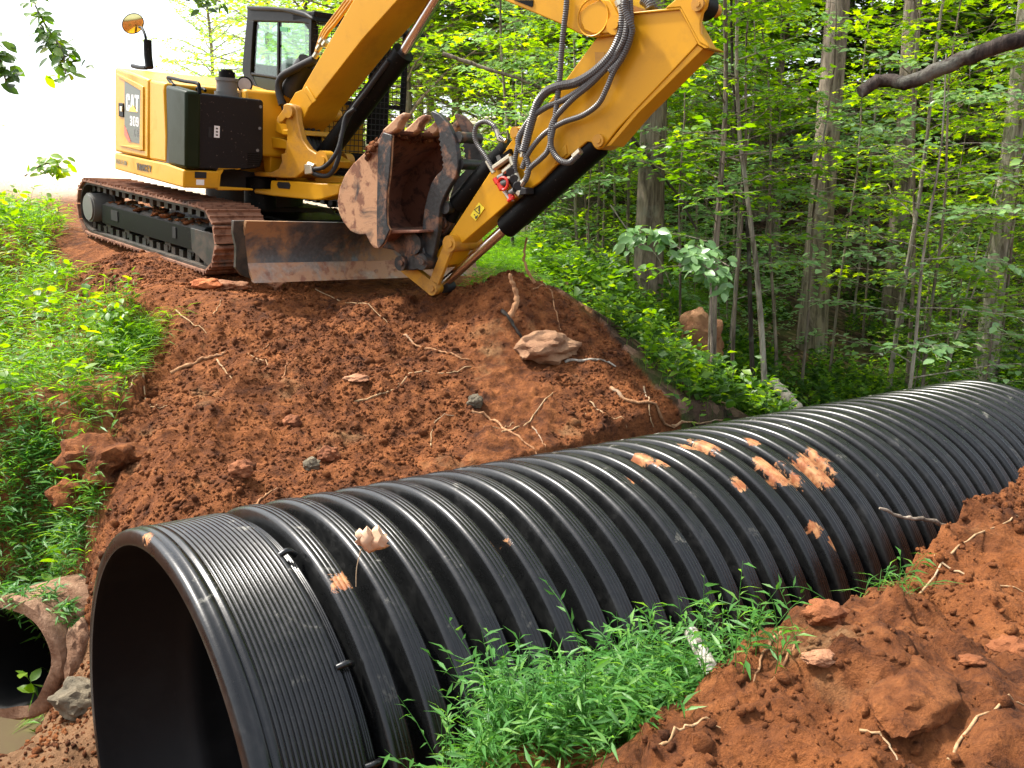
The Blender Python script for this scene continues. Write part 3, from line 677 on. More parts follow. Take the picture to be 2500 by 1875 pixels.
# pressed frame of the rear door
m = MB(); fo = zz(z1, (425, 565), (600, 650), (628, 668), (628, 1165), (600, 1150), (608, 700), (590, 690), (430, 590))
m.slab(fo, c_c-nS*.012, nS, 0, .02); E('door_rim', m, 'yellow', rd, 30, .006)
m = MB().slab(zz(z1, (440, 1120), (610, 1128), (612, 1165)), c_c-nS*.012, nS, 0, .02); E('door_step', m, 'yellow', rd, 30, .006)
m = MB().slab(zz(z1, (438, 792), (474, 796), (476, 905), (440, 898)), c_c-nS*.010, nS, 0, .02); hd = E('door_handle', m, 'black', rd, 30, .006)
m = MB().slab(zz(z1, (448, 820), (465, 822), (466, 862), (450, 858)), c_c-nS*.018, nS, 0, .01); E('latch', m, 'fitting', hd, 30, .002)
# decal
def dec(pts, mat, name, off=-.003, par=rd): return obj(name, MB().slab(zz(z1, *pts), c_c+nS*(off-.002), nS, 0, .002), M[mat], par)
dec([(486, 628), (608, 682), (608, 1110), (520, 1090), (486, 960)], 'decal', 'decal_panel')
dec([(484, 965), (500, 1000), (534, 1094), (512, 1090), (484, 1040)], 'decal_red', 'decal_flash', -.006)
def strokes(letters, quad, plane, n, th, mat, name, par, off):
    """polyline letters in unit boxes mapped on a px quad (tl,tr,br,bl)"""
    m = MB(); tl, tr, br, bl = [np.array(q, float) for q in quad]
    def mp(x, y): t_ = tl+(tr-tl)*x; b_ = bl+(br-bl)*x; return t_+(b_-t_)*y
    tot = sum(w for _, w in letters); x0 = 0
    for polys, w in letters:
        for poly in polys:
            q = [tuple(mp((x0+x*w)/tot, y)) for x, y in poly]
            m.slab(q, plane+n*off, n, 0, th)
        x0 += w
    return obj(name, m, M[mat], par)
def bar(x0, y0, x1, y1, w):   # thick stroke as quad
    dx, dy = x1-x0, y1-y0; l = math.hypot(dx, dy); nx_, ny_ = -dy/l*w/2, dx/l*w/2
    return [(x0+nx_, y0+ny_), (x1+nx_, y1+ny_), (x1-nx_, y1-ny_), (x0-nx_, y0-ny_)]
def R_(x0, y0, x1, y1): return [(x0, y0), (x1, y0), (x1, y1), (x0, y1)]
w_ = .26
GL = {'C': [R_(.08, .08, .36, .92), R_(.2, 0, .8, .17), R_(.2, .83, .8, 1), R_(.62, .1, .88, .36), R_(.62, .64, .88, .9)],
      'A': [[(.0, 1), (.3, 0), (.62, 0), (.34, 1)], [(.38, 0), (.68, 0), (1, 1), (.68, 1)], R_(.3, .58, .7, .72)],
      'T': [R_(.0, 0, 1, .19), R_(.34, .19, .66, 1)],
      '3': [R_(.1, 0, .8, .15), R_(.1, .85, .8, 1), R_(.3, .42, .8, .57), R_(.62, .08, .9, .47), R_(.62, .52, .9, .92), R_(.1, .1, .36, .28), R_(.1, .72, .36, .9)],
      '0': [R_(.06, .08, .28, .92), R_(.72, .08, .94, .92), R_(.16, 0, .84, .13), R_(.16, .87, .84, 1)],
      '9': [R_(.1, .08, .36, .52), R_(.64, .08, .9, .92), R_(.2, 0, .8, .15), R_(.2, .46, .75, .6), R_(.2, .85, .8, 1), R_(.1, .74, .34, .9)],
      'R': [R_(.08, 0, .34, 1), R_(.3, 0, .8, .15), R_(.3, .45, .8, .6), R_(.62, .08, .88, .52), bar(.5, .55, .78, 1, .24)],
      'Y': [bar(.12, 0, .5, .52, .26), bar(.88, 0, .5, .52, .26), R_(.37, .48, .63, 1)],
      'N': [R_(.06, 0, .3, 1), R_(.7, 0, .94, 1), bar(.2, .05, .8, .95, .26)],
      'E': [R_(.08, 0, .34, 1), R_(.3, 0, .9, .17), R_(.3, .42, .8, .57), R_(.3, .83, .9, 1)],
      'H': [R_(.06, 0, .3, 1), R_(.7, 0, .94, 1), R_(.3, .42, .7, .58)],
      'I': [R_(.3, 0, .7, 1)],
      'G': [R_(.08, .08, .34, .92), R_(.2, 0, .85, .16), R_(.2, .84, .85, 1), R_(.64, .52, .9, .94), R_(.5, .5, .9, .64)],
      'F': [R_(.08, 0, .34, 1), R_(.3, 0, .9, .17), R_(.3, .42, .8, .58)],
      'L': [R_(.08, 0, .34, 1), R_(.3, .84, .9, 1)],
      'O': [R_(.08, .08, .32, .92), R_(.68, .08, .92, .92), R_(.2, 0, .8, .16), R_(.2, .84, .8, 1)],
      'W': [bar(.1, 0, .28, 1, .18), bar(.28, 1, .5, .2, .16), bar(.5, .2, .72, 1, .16), bar(.72, 1, .9, 0, .18)], ' ': []}
def word(s, quad, mat, name, par, plane=None, n=None, off=-.006, th=.002, gap=.14):
    L_ = []
    for i, ch in enumerate(s):
        L_.append((GL[ch], .6 if ch in 'I ' else 1)); L_.append(([], gap))
    return strokes(L_[:-1], quad, c_c if plane is None else plane, nS if n is None else n, th, mat, name, par, off)
word('CAT', zz(z1, (497, 722), (598, 735), (597, 866), (497, 853)), 'white', 'lettering', rd, gap=.04)
dec([(548, 806), (582, 866), (517, 858)], 'decal_yellow', 'decal_triangle', -.010)
word('309', zz(z1, (527, 893), (596, 905), (596, 978), (527, 966)), 'white', 'lettering', rd)
word('CR', zz(z1, (555, 990), (599, 995), (599, 1058), (555, 1053)), 'grey', 'lettering', rd)
bs = ex
word('YANCEY', zz(z1, (578, 1256), (692, 1279), (692, 1330), (578, 1309)), 'ltr_dark', 'lettering', bs, gap=.06)
word('HIGH FLOW', zz(z1, (416, 1223), (502, 1243), (502, 1276), (416, 1258)), 'ltr_grey', 'lettering', bs, gap=.1)
# black hood box
bx_ = E('hood_side_panel', sslab(zz(z1, (802, 655), (955, 700), (955, 1298), (822, 1268), (812, 1000)), .004, .12), 'hood_side', None, 30, .02)
E('hood_box', MB().slab(zz(z1, (958, 705), (1300, 742), (1545, 770), (1560, 790), (1558, 1210), (1535, 1290), (1500, 1300), (1195, 1330), (1180, 1308), (955, 1300)), c_c, -fd, .0, .72), 'hood_black', None, 30, .03)
hb = [o for o in COL.objects if o.name == 'hood_box'][0]
m = MB()
for q in [(1028, 858), (1020, 1180)]: m.cyl(fpnt(z1(*q), -.006), fpnt(z1(*q), .02), .022, 16)
for q in [(1537, 824), (1530, 990), (1513, 1160), (1016, 1290)]: m.cyl(fpnt(z1(*q), -.004), fpnt(z1(*q), .02), .012, 12)
E('bolt', m, 'grey', hb, 40)
m = MB().slab(zz(z1, (1000, 1095), (1036, 1100), (1040, 1200), (1006, 1195)), c_c+fd*.004, -fd, 0, .02); E('latch', m, 'black', hb, 30, .006)
m = MB().slab(zz(z1, (1180, 968), (1222, 974), (1220, 1064), (1177, 1060)), c_c+fd*.003, -fd, 0, .004); E('sticker', m, 'white', hb)
m = MB()
for q in [(1192, 985), (1192, 1010), (1192, 1035)]: m.slab(zz(z1, q, (q[0]+16, q[1]+2), (q[0]+16, q[1]+14), (q[0], q[1]+12)), c_c+fd*.005, -fd, 0, .002)
E('sticker_print', m, 'ltr_dark', hb)
m = MB().slab(zz(z1, (1135, 980), (1160, 983), (1158, 1062), (1133, 1058)), c_c+fd*.003, -fd, 0, .004); E('slot', m, 'rubber', hb)
m = MB()
for k in range(6): m.slab(zz(z1, (1435, 1178+k*17), (1540, 1182+k*17), (1540, 1189+k*17), (1435, 1185+k*17)), c_c+fd*.006, -fd, 0, .006)
E('louvre', m, 'black', hb)
E('serial_plate', MB().slab(zz(z1, (1030, 1325), (1120, 1328), (1118, 1376), (1030, 1373)), c_c+fd*.010, -fd, 0, .006), 'rubber')
E('serial_sticker', MB().slab(zz(z1, (1040, 1384), (1102, 1386), (1101, 1428), (1040, 1426)), c_c+fd*.004, -fd, 0, .004), 'white')
# yellow deck behind the hood, handrail, filler cap, work light
E('engine_deck', sslab(zz(z1, (830, 640), (1040, 660), (1330, 670), (1420, 690), (1440, 1200), (830, 1200)), .55, 1.0), 'yellow', None, 30, .02)
hr = [sp(z1(868, 662), .08), sp(z1(850, 640), .08), sp(z1(823, 605), .08), sp(z1(838, 600), .08), sp(z1(945, 625), .08), sp(z1(1040, 640), .08), sp(z1(1060, 660), .08), sp(z1(1066, 722), .08)]
m = MB().tube(catmull(hr, 5), .014, 10); m.tube(catmull([sp(z1(1045, 700), .2), sp(z1(1050, 680), .2), sp(z1(1095, 685), .2), sp(z1(1110, 700), .2)], 4), .012, 8)
E('handrail', m, 'black', None, 60)
pc = fpnt(z1(1277, 730), .2)
m = MB().cyl(pc-mu*.05, pc+mu*.02, .095, 28).cyl(pc+mu*.02, pc+mu*.10, .08, 28).cyl(pc+mu*.10, pc+mu*.125, .088, 28); fc = E('filler_neck', m, 'grey', None, 40)
m = MB().cyl(pc+mu*.126, pc+mu*.17, .062, 24).cyl(pc+mu*.17, pc+mu*.185, .045, 24); E('filler_cap', m, 'black', fc, 40)
pl_ = fpnt(z1(1413, 652), .25)
m = MB().cyl(pl_, pl_+unit(pl_-CAM)*.05, .062, 24); m.tube([pl_+mu*-.05, pl_-mu*.12, pl_-mu*.2], .012, 8); wl = E('work_light', m, 'black', None, 40)
m = MB().cyl(pl_-unit(pl_-CAM)*.004, pl_, .05, 24); E('lamp_lens', m, 'lamp', wl, 40)
m = MB().slab(zz(z1, (1360, 700), (1395, 705), (1440, 712), (1440, 745), (1370, 745)), pl_, -fd, 0, .03); E('lamp_bracket', m, 'fitting', wl)
# mirror
mc = sp(z1(552, 182), .35)
vd = unit(mc-CAM); R0_ = unit(np.cross(vd, V3(0, 0, 1))); U0 = np.cross(R0_, vd); ax_ = unit(R0_*.77+U0*.63); ay_ = unit(np.cross(ax_, vd))
def ell(c, a_, b_, n=28): return [c+ax_*a_*math.cos(2*math.pi*k/n)+ay_*b_*math.sin(2*math.pi*k/n) for k in range(n)]
m = MB().prism(ell(mc+vd*.012, .108, .085), ell(mc+vd*.05, .06, .045)); mi = E('mirror', m, 'black', None, 40)
vs = [mc-vd*.012]+ell(mc-vd*.008, .06, .047)+ell(mc, .10, .078); m = MB().add(vs, [(0, 1+k, 1+(k+1) % 28) for k in range(28)]+[(1+k, 29+k, 29+(k+1) % 28, 1+(k+1) % 28) for k in range(28)])
E('mirror_glass', m, 'mirror', mi, 60)
m = MB().tube(catmull([sp(z1(600, 210), .35), sp(z1(622, 218), .35), sp(z1(645, 270), .35), sp(z1(652, 310), .35)], 5), .012, 8)
m.tube([sp(z1(664, 308), .35), sp(z1(668, 430), .35), sp(z1(680, 525), .35)], .036, 12)
m.tube(catmull([sp(z1(548, 508), .35), sp(z1(600, 520), .35), sp(z1(655, 522), .35)], 4), .02, 8)
E('mirror_arm', m, 'black', mi, 50)
# --- cab
cx = 1.02
cfr = E('cab_frame', sslab(zz(z1, (1430, 60), (1600, 62), (1760, 76), (1860, 104), (1918, 140), (1935, 200), (1860, 178), (1480, 165), (1428, 170)), cx, cx+.05), 'black', None, 30, .012)
def cp(name, pts, mat, t0=cx, t1=cx+.05, par=cfr, bev=.008): return E(name, sslab(zz(z1, *pts), t0, t1), mat, par, 30, bev)
for dt in (0, .93):
    cp('cab_post', [(1428, 150), (1482, 160), (1472, 300), (1462, 480), (1458, 560), (1480, 620), (1560, 800), (1600, 885), (1545, 860), (1450, 670), (1412, 610), (1394, 545), (1397, 480), (1414, 300)], 'black', cx+dt, cx+dt+.05)
    cp('cab_post', [(1866, 178), (1935, 190), (1948, 400), (1945, 700), (1900, 900), (1850, 900), (1880, 700), (1925, 560), (1925, 300), (1905, 230)], 'black', cx+dt, cx+dt+.05)
    cp('window_bar', [(1662, 165), (1678, 165), (1674, 600), (1658, 600)], 'black', cx+dt+.01, cx+dt+.04)
    cp('window_rail', [(1458, 558), (1680, 590), (1900, 620), (1900, 640), (1680, 612), (1462, 580)], 'black', cx+dt, cx+dt+.04)
    g = cp('window_pane', [(1480, 162), (1865, 175), (1925, 240), (1925, 610), (1672, 592), (1460, 560)], 'glass', cx+dt+.02, cx+dt+.026, cfr, None)
cp('cab_lower_panel', [(1466, 582), (1680, 612), (1900, 640), (1880, 890), (1690, 890), (1590, 860)], 'hood_side', cx+.01, cx+.03)
cp('cab_rear_panel', [(1400, 480), (1462, 490), (1462, 560), (1480, 620), (1560, 800), (1450, 670), (1412, 610), (1396, 545)], 'black', cx+.06, cx+.92)
rf = E('cab_roof', sslab(zz(z1, (1424, 52), (1430, 44), (1600, 48), (1770, 64), (1870, 92), (1925, 128), (1935, 160), (1860, 128), (1700, 88), (1428, 74)), cx-.03, cx+1.02), 'black', None, 30, .015)
E('cab_hook', MB().tube(catmull([sp(z1(1500, 178), cx+.07), sp(z1(1518, 200), cx+.07), sp(z1(1505, 225), cx+.07), sp(z1(1485, 215), cx+.07)], 4), .012, 8), 'black', cfr, 60)
st = E('seat', sslab(zz(z1, (1680, 470), (1720, 442), (1800, 450), (1850, 485), (1860, 560), (1850, 700), (1700, 700), (1672, 560)), cx+.3, cx+.75), 'seat', None, 30, .05)
E('window_sticker', sslab(zz(z1, (1685, 205), (1745, 212), (1745, 246), (1690, 240)), cx+.01, cx+.014), 'decal_green', cfr)
# cab front with guard mesh: plane across the machine in front of the cab
cF = sp(z1(1935, 300), cx); 
def cf(uv, t=0): return onp(uv, cF-fd*t, fd)
wcab = (cf(z2(1245, 600))-cF)@nS
frp = [z2(*q) for q in [(660, 160), (700, 140), (1150, 380), (1240, 440)]]
m = MB()
z0, z1_ = (cF-MP(0, 0, 0))@mu, None
def cfp(x, z, t=0): p = cF+nS*x-fd*t; return p+mu*(z-((p-MP(0, 0, 0))@mu))
TOP = ((sp(z1(1900, 130), cx)-MP(0, 0, 0))@mu); BOT = .95
gw = max(.85, min(1.2, wcab)); print('cab w', wcab, 'top', TOP)
for x in (0., gw): m.box((cfp(x, BOT)+cfp(x, TOP))/2, nS*.02, fd*.02, mu*(TOP-BOT)/2)
for z in (BOT, (BOT+TOP)/2-.1, TOP): m.box((cfp(0, z)+cfp(gw, z))/2, nS*gw/2, fd*.018, mu*.018)
gf = E('front_guard', m, 'black', None, 30, .004)
m = MB()
for k in range(1, 22): x = gw*k/22; m.tube([cfp(x, BOT, -.02), cfp(x, TOP, -.02)], .0035, 4)
nz_ = int((TOP-BOT)/.045)
for k in range(1, nz_): z = BOT+(TOP-BOT)*k/nz_; m.tube([cfp(0, z, -.02), cfp(gw, z, -.02)], .0035, 4)
E('guard_mesh', m, 'rubber', gf, None)
m = MB(); m.box((cfp(.02, TOP-.02, .0)+cfp(gw-.02, TOP-.02, .35))/2+mu*.03, nS*gw/2, fd*.2, mu*.03); m.box(cfp(gw-.1, TOP-.5, .25), nS*.10, fd*.02, mu*.45); E('cab_visor', m, 'black', None, 30, .01)
E('cab_floor', MB().box(cfp(gw/2, .88, .55), nS*gw/2, fd*.55, mu*.08), 'black', None, 30, .01)
E('cab_base', MB().box(cfp(gw/2, .72, .35), nS*gw/2, fd*.45, mu*.07), 'yellow', None, 30, .01)
m = MB()
for k in range(9): m.box(cfp(gw/2, .80+k*.022, -.0), nS*(gw/2-.05), fd*.012, mu*.006)
E('step_grille', m, 'black', None, None)
# --- kingpost and boom foot
kp = zz(z2, (448, 808), (470, 798), (505, 800), (530, 815), (548, 850), (560, 950), (590, 1070), (640, 1145), (700, 1185), (765, 1192), (795, 1220), (800, 1270), (775, 1300), (700, 1290), (650, 1275), (595, 1330), (540, 1372), (450, 1372), (225, 1358), (218, 1322), (350, 1330), (410, 1300), (435, 1245), (430, 1190), (470, 1180), (478, 1000), (440, 870))
king = E('kingpost', bslab(kp, -.07, -.015), 'yellow_worn', None, 35, .008)
E('kingpost_cheek', bslab(kp[:17]+zz(z2, (560, 1300), (480, 1180), (478, 1000), (440, 870)), .335, .39), 'yellow_worn', king, 35, .008)
E('kingpost_core', bslab(zz(z2, (470, 1130), (560, 1120), (640, 1190), (720, 1240), (700, 1290), (640, 1275), (595, 1330), (540, 1370), (430, 1370), (440, 1240)), -.015, .335), 'yellow_worn', king, 35, .006)
E('kingpost_web', bslab(zz(z2, (440, 1000), (600, 1005), (610, 1045), (440, 1040)), -.015, .335), 'yellow', king, 35, .006)
m = bcyl(z2(482, 858), -.10, .42, .05); m = bcyl(z2(418, 922), -.085, .0, .03, m); E('boom_pin', m, 'yellow_worn', king, 40)
m = bslab(zz(z2, (402, 905), (450, 835), (485, 845), (492, 875), (440, 940), (410, 945)), -.09, -.072); E('pin_lock', m, 'yellow_worn', king, 30, .006)
m = bcyl(z2(738, 1240), -.09, .0, .075, None, 28); bcyl(z2(738, 1240), -.105, -.09, .035, m); bcyl(z2(905, 1240), .36, .44, .06, m); E('boom_cylinder_pin', m, 'yellow_worn', king, 40)
# swing frame below the kingpost
sf = E('swing_bracket', bslab(zz(z2, (215, 1455), (345, 1462), (350, 1392), (560, 1400), (650, 1410), (880, 1420), (872, 1500), (735, 1540), (690, 1545), (570, 1532), (350, 1510), (215, 1490)), -.05, .42), 'yellow', None, 35, .01)
E('bracket_slot_shade', bslab(zz(z2, (405, 1402), (490, 1406), (502, 1430), (495, 1458), (410, 1452), (398, 1425)), -.054, -.046), 'rubber', sf, None)  # dark plate on the bracket face, painting the shade of the slot hole
E('bracket_top', bslab(zz(z2, (228, 1048), (260, 1040), (430, 1068), (478, 1085), (478, 1150), (330, 1140), (300, 1110), (232, 1068)), .02, .5), 'yellow', None, 35, .01)
E('bracket_post', bslab(zz(z2, (300, 1105), (345, 1112), (350, 1200), (345, 1330), (300, 1330), (285, 1180)), .02, .4), 'yellow', None, 35, .01)
E('bracket_rear', bslab(zz(z2, (345, 1110), (480, 1120), (480, 1340), (345, 1340)), .30, .42), 'yellow_worn', None, 35, .01)
E('swing_knuckle', MB().cyl(bt(z2(270, 1370), .06), bt(z2(270, 1370), .06)-mu*.25, .13, 24), 'black', None, 40)
m = MB().cyl(bt(z2(225, 1412), .04), bt(z2(95, 1372), .12), .035, 16); E('swing_rod', m, 'chrome', None, 40)
m = MB().cyl(bt(z2(115, 1378), .10), bt(z2(-60, 1340), .25), .07, 18); E('swing_cylinder', m, 'black', None, 40)
E('front_recess', MB().slab(zz(z1, (1222, 1310), (1330, 1300), (1480, 1330), (1600, 1330), (1600, 1470), (1225, 1455)), c_c-fd*.30, -fd, 0, .05), 'rubber', None, 30)
# --- boom
boom_o = zz(z2, (396, 915), (470, 830), (525, 738), (540, 712), (590, 690), (608, 655), (990, 0))+[(925, -107), (985, -165), (1080, -190), (1300, -125), (1480, -50), (1521, 5), (1521, 45)]+zz(z3, (1355, 215), (1335, 252), (1190, 268), (1130, 258), (1070, 240), (940, 172), (530, 0))+[(1120, -48), (1043, -78)]+zz(z2, (1330, 0), (1060, 300), (700, 762), (642, 832), (612, 900), (570, 940), (470, 1050), (385, 1015))
bm_ = E('boom', bslab(boom_o, .0, .32), 'yellow', None, 30, .006)
m = bslab(zz(z3, (1080, 90), (1130, 40), (1240, -10), (1290, 0), (1370, 120), (1375, 200), (1345, 238), (1170, 243), (1110, 215), (1085, 160)), -.018, 0); E('boom_head_plate', m, 'yellow', bm_, 35, .006)
pv = bt(z3(1175, 140), -.018)
tor = [(pv+unit(mu)*0) for _ in range(1)]
def bring(uv, r, rt, t, n=28, a0=0, a1=2*math.pi):
    c = bt(uv, t); e1 = unit(np.cross(mu, nB)); return [c+(e1*math.cos(a0+(a1-a0)*k/n)+mu*math.sin(a0+(a1-a0)*k/n))*r for k in range(n+1)]
m = MB().tube(bring(z3(1172, 125), .105, .01, -.020), .006, 6); E('cast_ring', m, 'yellow', bm_, 60)
m = bcyl(z3(1328, 178), -.05, -.016, .055, None, 28); bcyl(z3(1328, 178), -.06, -.05, .022, m); E('stick_pin', m, 'yellow', bm_, 40)
m = bslab(zz(z2, (600, 690), (625, 665), (700, 775), (672, 800)), -.012, 0); E('boom_rib', m, 'yellow', bm_, 30, .006)
E('nameplate_window', bslab(zz(z3, (640, 0), (742, 0), (738, 45), (728, 50), (600, 0)), -.006, 0), 'black', bm_)
# boom cylinder on the centre line under the boom
g0, g1 = bt(z2(742, 1235), .16), bt(z2(1360, 425), .16)
m = MB().cyl(g0, g1, .078, 24).cyl(g1, g1+unit(g1-g0)*.03, .083, 24); bc = E('boom_cylinder', m, 'black', None, 40)
m = MB().cyl(g1, bt((1083, -32), .16), .040, 20); E('boom_cylinder_rod', m, 'chrome', bc, 40)
m = MB().tube(catmull([bt(z2(1260, 470), .08), bt(z2(1100, 690), .06), bt(z2(980, 850), .04), bt(z2(900, 1030), .0), bt(z2(870, 1230), -.04), bt(z2(800, 1350), -.08), bt(z2(700, 1345), -.1), bt(z2(655, 1310), -.1)], 8), .018, 10)
m.tube(catmull([bt(z2(1000, 840), .02), bt(z2(930, 900), .0), bt(z2(895, 1060), -.04), bt(z2(850, 1190), -.08), bt(z2(760, 1290), -.11), bt(z2(660, 1305), -.1)], 8), .016, 10)
E('cylinder_hose', m, 'rubber', bc, 60)
m = bslab(zz(z2, (608, 1268), (655, 1262), (668, 1340), (610, 1348)), -.13, -.08); m.cyl(bt(z2(640, 1265), -.1), bt(z2(690, 1285), -.1), .02, 10); E('hose_block', m, 'fitting', bc, 30, .006)
m = MB()
for dx, t_ in ((0, .05), (18, .12), (36, .19), (54, .26)): m.tube(catmull([bt(z2(600+dx*2, 1000), t_), bt(z2(640+dx*1.6, 1090), t_-.01), bt(z2(690+dx, 1175), t_)], 5), .022, 10)
E('swivel_hose', m, 'rubber', king, 60)
# hoses from cab side into pipes on the boom's back
m = MB()
for k, (a1, a2, a3, a4, a5) in enumerate([((690, 455), (560, 520), (440, 590), (410, 680), (440, 810)), ((690, 470), (570, 560), (470, 640), (430, 740), (470, 860)), ((700, 480), (600, 570), (520, 660), (480, 760), (500, 830)), ((680, 440), (610, 540), (540, 600), (470, 700), (440, 790))]):
    m.tube(catmull([bt(z2(*a), .05+.09*k) for a in (a1, a2, a3, a4, a5)], 8), .030, 10)
m.tube(catmull([bt(z2(640, 480), .16), bt(z2(560, 600), .16), bt(z2(500, 720), .16)], 6), .085, 12)
E('boom_hose', m, 'rubber', bm_, 60)
m = MB()
for k, o_ in enumerate((0, 26, 50)):
    m.tube(catmull([bt(z2(985-o_, 0), .05+.07*k), bt(z2(850-o_, 180), .05+.07*k), bt(z2(790-o_*.8, 250), .05+.07*k), bt(z2(735-o_*.4, 350), .05+.07*k), bt(z2(690, 440), .05+.07*k)], 6), .014, 8)
E('boom_pipe', m, 'yellow_worn', bm_, 60)
m = MB()
for q in [(735, 330), (715, 380), (690, 440), (760, 350)]: m.cyl(bt(z2(*q), .04), bt(z2(q[0]+22, q[1]-32), .04), .024, 8)
E('pipe_coupling', m, 'fitting', bm_, 40)
# --- stick
stick_o = zz(z3, (1455, 92), (1640, 68), (1800, 55), (1860, 160), (1932, 312), (1700, 560), (1480, 790), (1340, 940), (1250, 1058), (1205, 1078), (1180, 1060), (1160, 1024), (1130, 1020), (1050, 1085), (900, 1195))+zz(z8, (1120, 690), (860, 860), (420, 1240), (400, 1260), (330, 1400), (280, 1430), (225, 1400), (210, 1350), (232, 1290), (300, 1200), (640, 680), (800, 440))+zz(z3, (570, 1035), (590, 1010), (575, 985), (578, 945), (600, 915), (660, 910), (750, 870), (965, 590), (1190, 282))
sk_ = E('stick', bslab(stick_o, .03, .21), 'yellow', None, 30, .006)
m = bslab(zz(z3, (1440, 90), (1800, 50), (1812, 58), (1950, 312), (2016, 344), (1975, 350), (1930, 322), (1795, 70), (1442, 104)), .018, .222); bslab(zz(z3, (1926, 322), (1968, 350), (1500, 815), (1300, 1050), (1262, 1056), (1470, 800)), .038, .202, m); E('stick_flange', m, 'yellow', sk_, 30, .004)
m = bslab(zz(z3, (1690, 60), (1760, 0), (1800, -60), (1960, -80), (1998, -10), (1988, 40), (1960, 90), (1945, 160), (1948, 240), (2005, 320), (2012, 348), (1935, 305), (1800, 52)), .015, .045); E('stick_ear', m, 'yellow', sk_, 30, .006)
m = bslab(zz(z3, (1690, 60), (1760, 0), (1800, -60), (1960, -80), (1998, -10), (1988, 40), (1960, 90), (1945, 160), (1948, 240), (2005, 320), (2012, 348), (1935, 305), (1800, 52)), .19, .22)
m2 = MB(); E('stick_ear', m, 'yellow', sk_, 30, .006)
m = bcyl(z3(1922, 28), -.01, .24, .038); bcyl(z3(1922, 28), -.017, -.01, .015, m); E('ear_pin', m, 'yellow_worn', sk_, 40)
m = bcyl(z3(1922, 28), .055, .18, .075); m.cyl(bt(z3(1922, 28), .12), bt((1560, -110), .12), .04, 16); E('stick_cylinder', m, 'black', None, 40)
m = bcyl(z3(1207, 1012), .005, .235, .038); bcyl(z3(1207, 1012), .0, .005, .018, m); bcyl(z3(603, 950), .01, .23, .034, m); E('stick_boss', m, 'yellow_worn', sk_, 40)
m = bslab(zz(z3, (975, 1040), (905, 1120), (895, 1180), (985, 1110)), .02, .031); E('stick_rib', m, 'yellow', sk_, 30, .004)
def stk(pts, mat, name, t=.026, th=.003, f_=z8): return obj(name, bslab(zz(f_, *pts), t-th, t+.002), M[mat], sk_)
stk([(596, 862), (645, 912), (570, 1020), (522, 975)], 'sticker_yellow', 'warning_sticker')
m = MB()
def line8(p, q, w, f_=z8): 
    (x0, y0), (x1, y1) = p, q; return [f_(*r) for r in bar(x0, y0, x1, y1, w)]
for p, q in (((603, 890), (600, 962)), ((600, 962), (556, 925)), ((556, 925), (603, 890)), ((597, 905), (594, 935))): m.slab(line8(p, q, 5), KB+nB*.020, nB, 0, .002)
m.slab(zz(z8, (552, 965), (560, 962), (562, 972), (554, 975)), KB+nB*.020, nB, 0, .002).slab(zz(z8, (562, 985), (588, 972), (578, 1000), (566, 1004)), KB+nB*.020, nB, 0, .002)
E('warning_symbol', m, 'ltr_dark', sk_)
stk([(1185, 375), (1255, 375), (1262, 455), (1190, 460)], 'yellow_worn', 'scuff', .028, .001, z3)
# bucket cylinder under the stick
c0, c1 = bt(z3(1215, 1040), .12), bt(z8(838, 1072), .12)
m = MB().cyl(c0, c1, .080, 26).cyl(c1, c1+unit(c1-c0)*.012, .075, 26); bk = E('bucket_cylinder', m, 'black', None, 40)
E('bucket_cylinder_rod', MB().cyl(c1, bt(z8(300, 1560), .12), .036, 20), 'chrome', bk, 40)
m = MB().cyl(bt(z3(1185, 1160), .2), bt(z3(695, 1610), .2), .014, 10); E('cylinder_pipe', m, 'black', bk, 40)
m = bcyl(z8(290, 1590), .09, .18, .045); E('rod_eye', m, 'rubber', bk, 40)
# links
def link_(p, q, r, t0, t1, name='bucket_link', mat='yellow_worn', par=None):
    P0, P1 = bt(p, t0), bt(q, t0); d = unit(P1-P0); s = np.cross(nB, d); n = 10; out = []
    for k in range(n+1): a = -math.pi/2+math.pi*k/n; out.append(P1+(d*math.cos(a)+s*math.sin(a))*r)
    for k in range(n+1): a = math.pi/2+math.pi*k/n; out.append(P0+(d*math.cos(a)+s*math.sin(a))*r)
    m = MB().prism(out, [o+nB*(t1-t0) for o in out]); return E(name, m, mat, par, 35, .004)
la, lb, lc = z8(338, 1218), z8(186, 1605), z5(682, 1335)
for t0 in (-.02, .225): link_(la, lb, .042, t0, t0+.03)
for t0 in (.02, .18): link_(lb, lc, .05, t0, t0+.05)
m = bcyl(la, -.04, .27, .058); bcyl(la, -.05, -.04, .026, m); bcyl(lb, -.04, .0, .05, m); bcyl(lb, .0, .09, .04, m); bcyl(lb, .18, .275, .052, m); bcyl(lb, -.05, -.04, .022, m)
E('link_pin', m, 'yellow_worn', None, 40)
# --- bucket
T0, T1 = -.21, .47
side = zz(z5, (560, 372), (622, 392), (616, 470), (612, 560), (600, 700), (586, 800), (580, 950), (584, 1050), (604, 1090), (560, 1190), (525, 1228), (490, 1224), (462, 1185), (430, 1125), (372, 1124), (320, 1100), (262, 1030), (232, 960), (222, 880), (238, 780), (280, 680), (340, 600), (440, 505), (520, 425))
bkt = E('bucket', bslab(side, T0, T0+.03), 'steel_clay', None, 35, .006)
E('side_cutter', bslab(zz(z5, (560, 372), (622, 392), (616, 470), (612, 560), (600, 700), (586, 800), (580, 950), (584, 1050), (604, 1090), (560, 1190), (525, 1228), (512, 1200), (510, 1000), (515, 700), (520, 470)), T0-.012, T0), 'steel_dark', bkt, 35, .004)
E('bucket_far_side', bslab([onp_ for onp_ in side], T1-.03, T1) if False else MB().prism([onp(q, KB+nB*T0, nB)+nB*(T1-T0-.03) for q in side], [onp(q, KB+nB*T0, nB)+nB*(T1-T0) for q in side]), 'bucket_in', bkt, 35, .006)
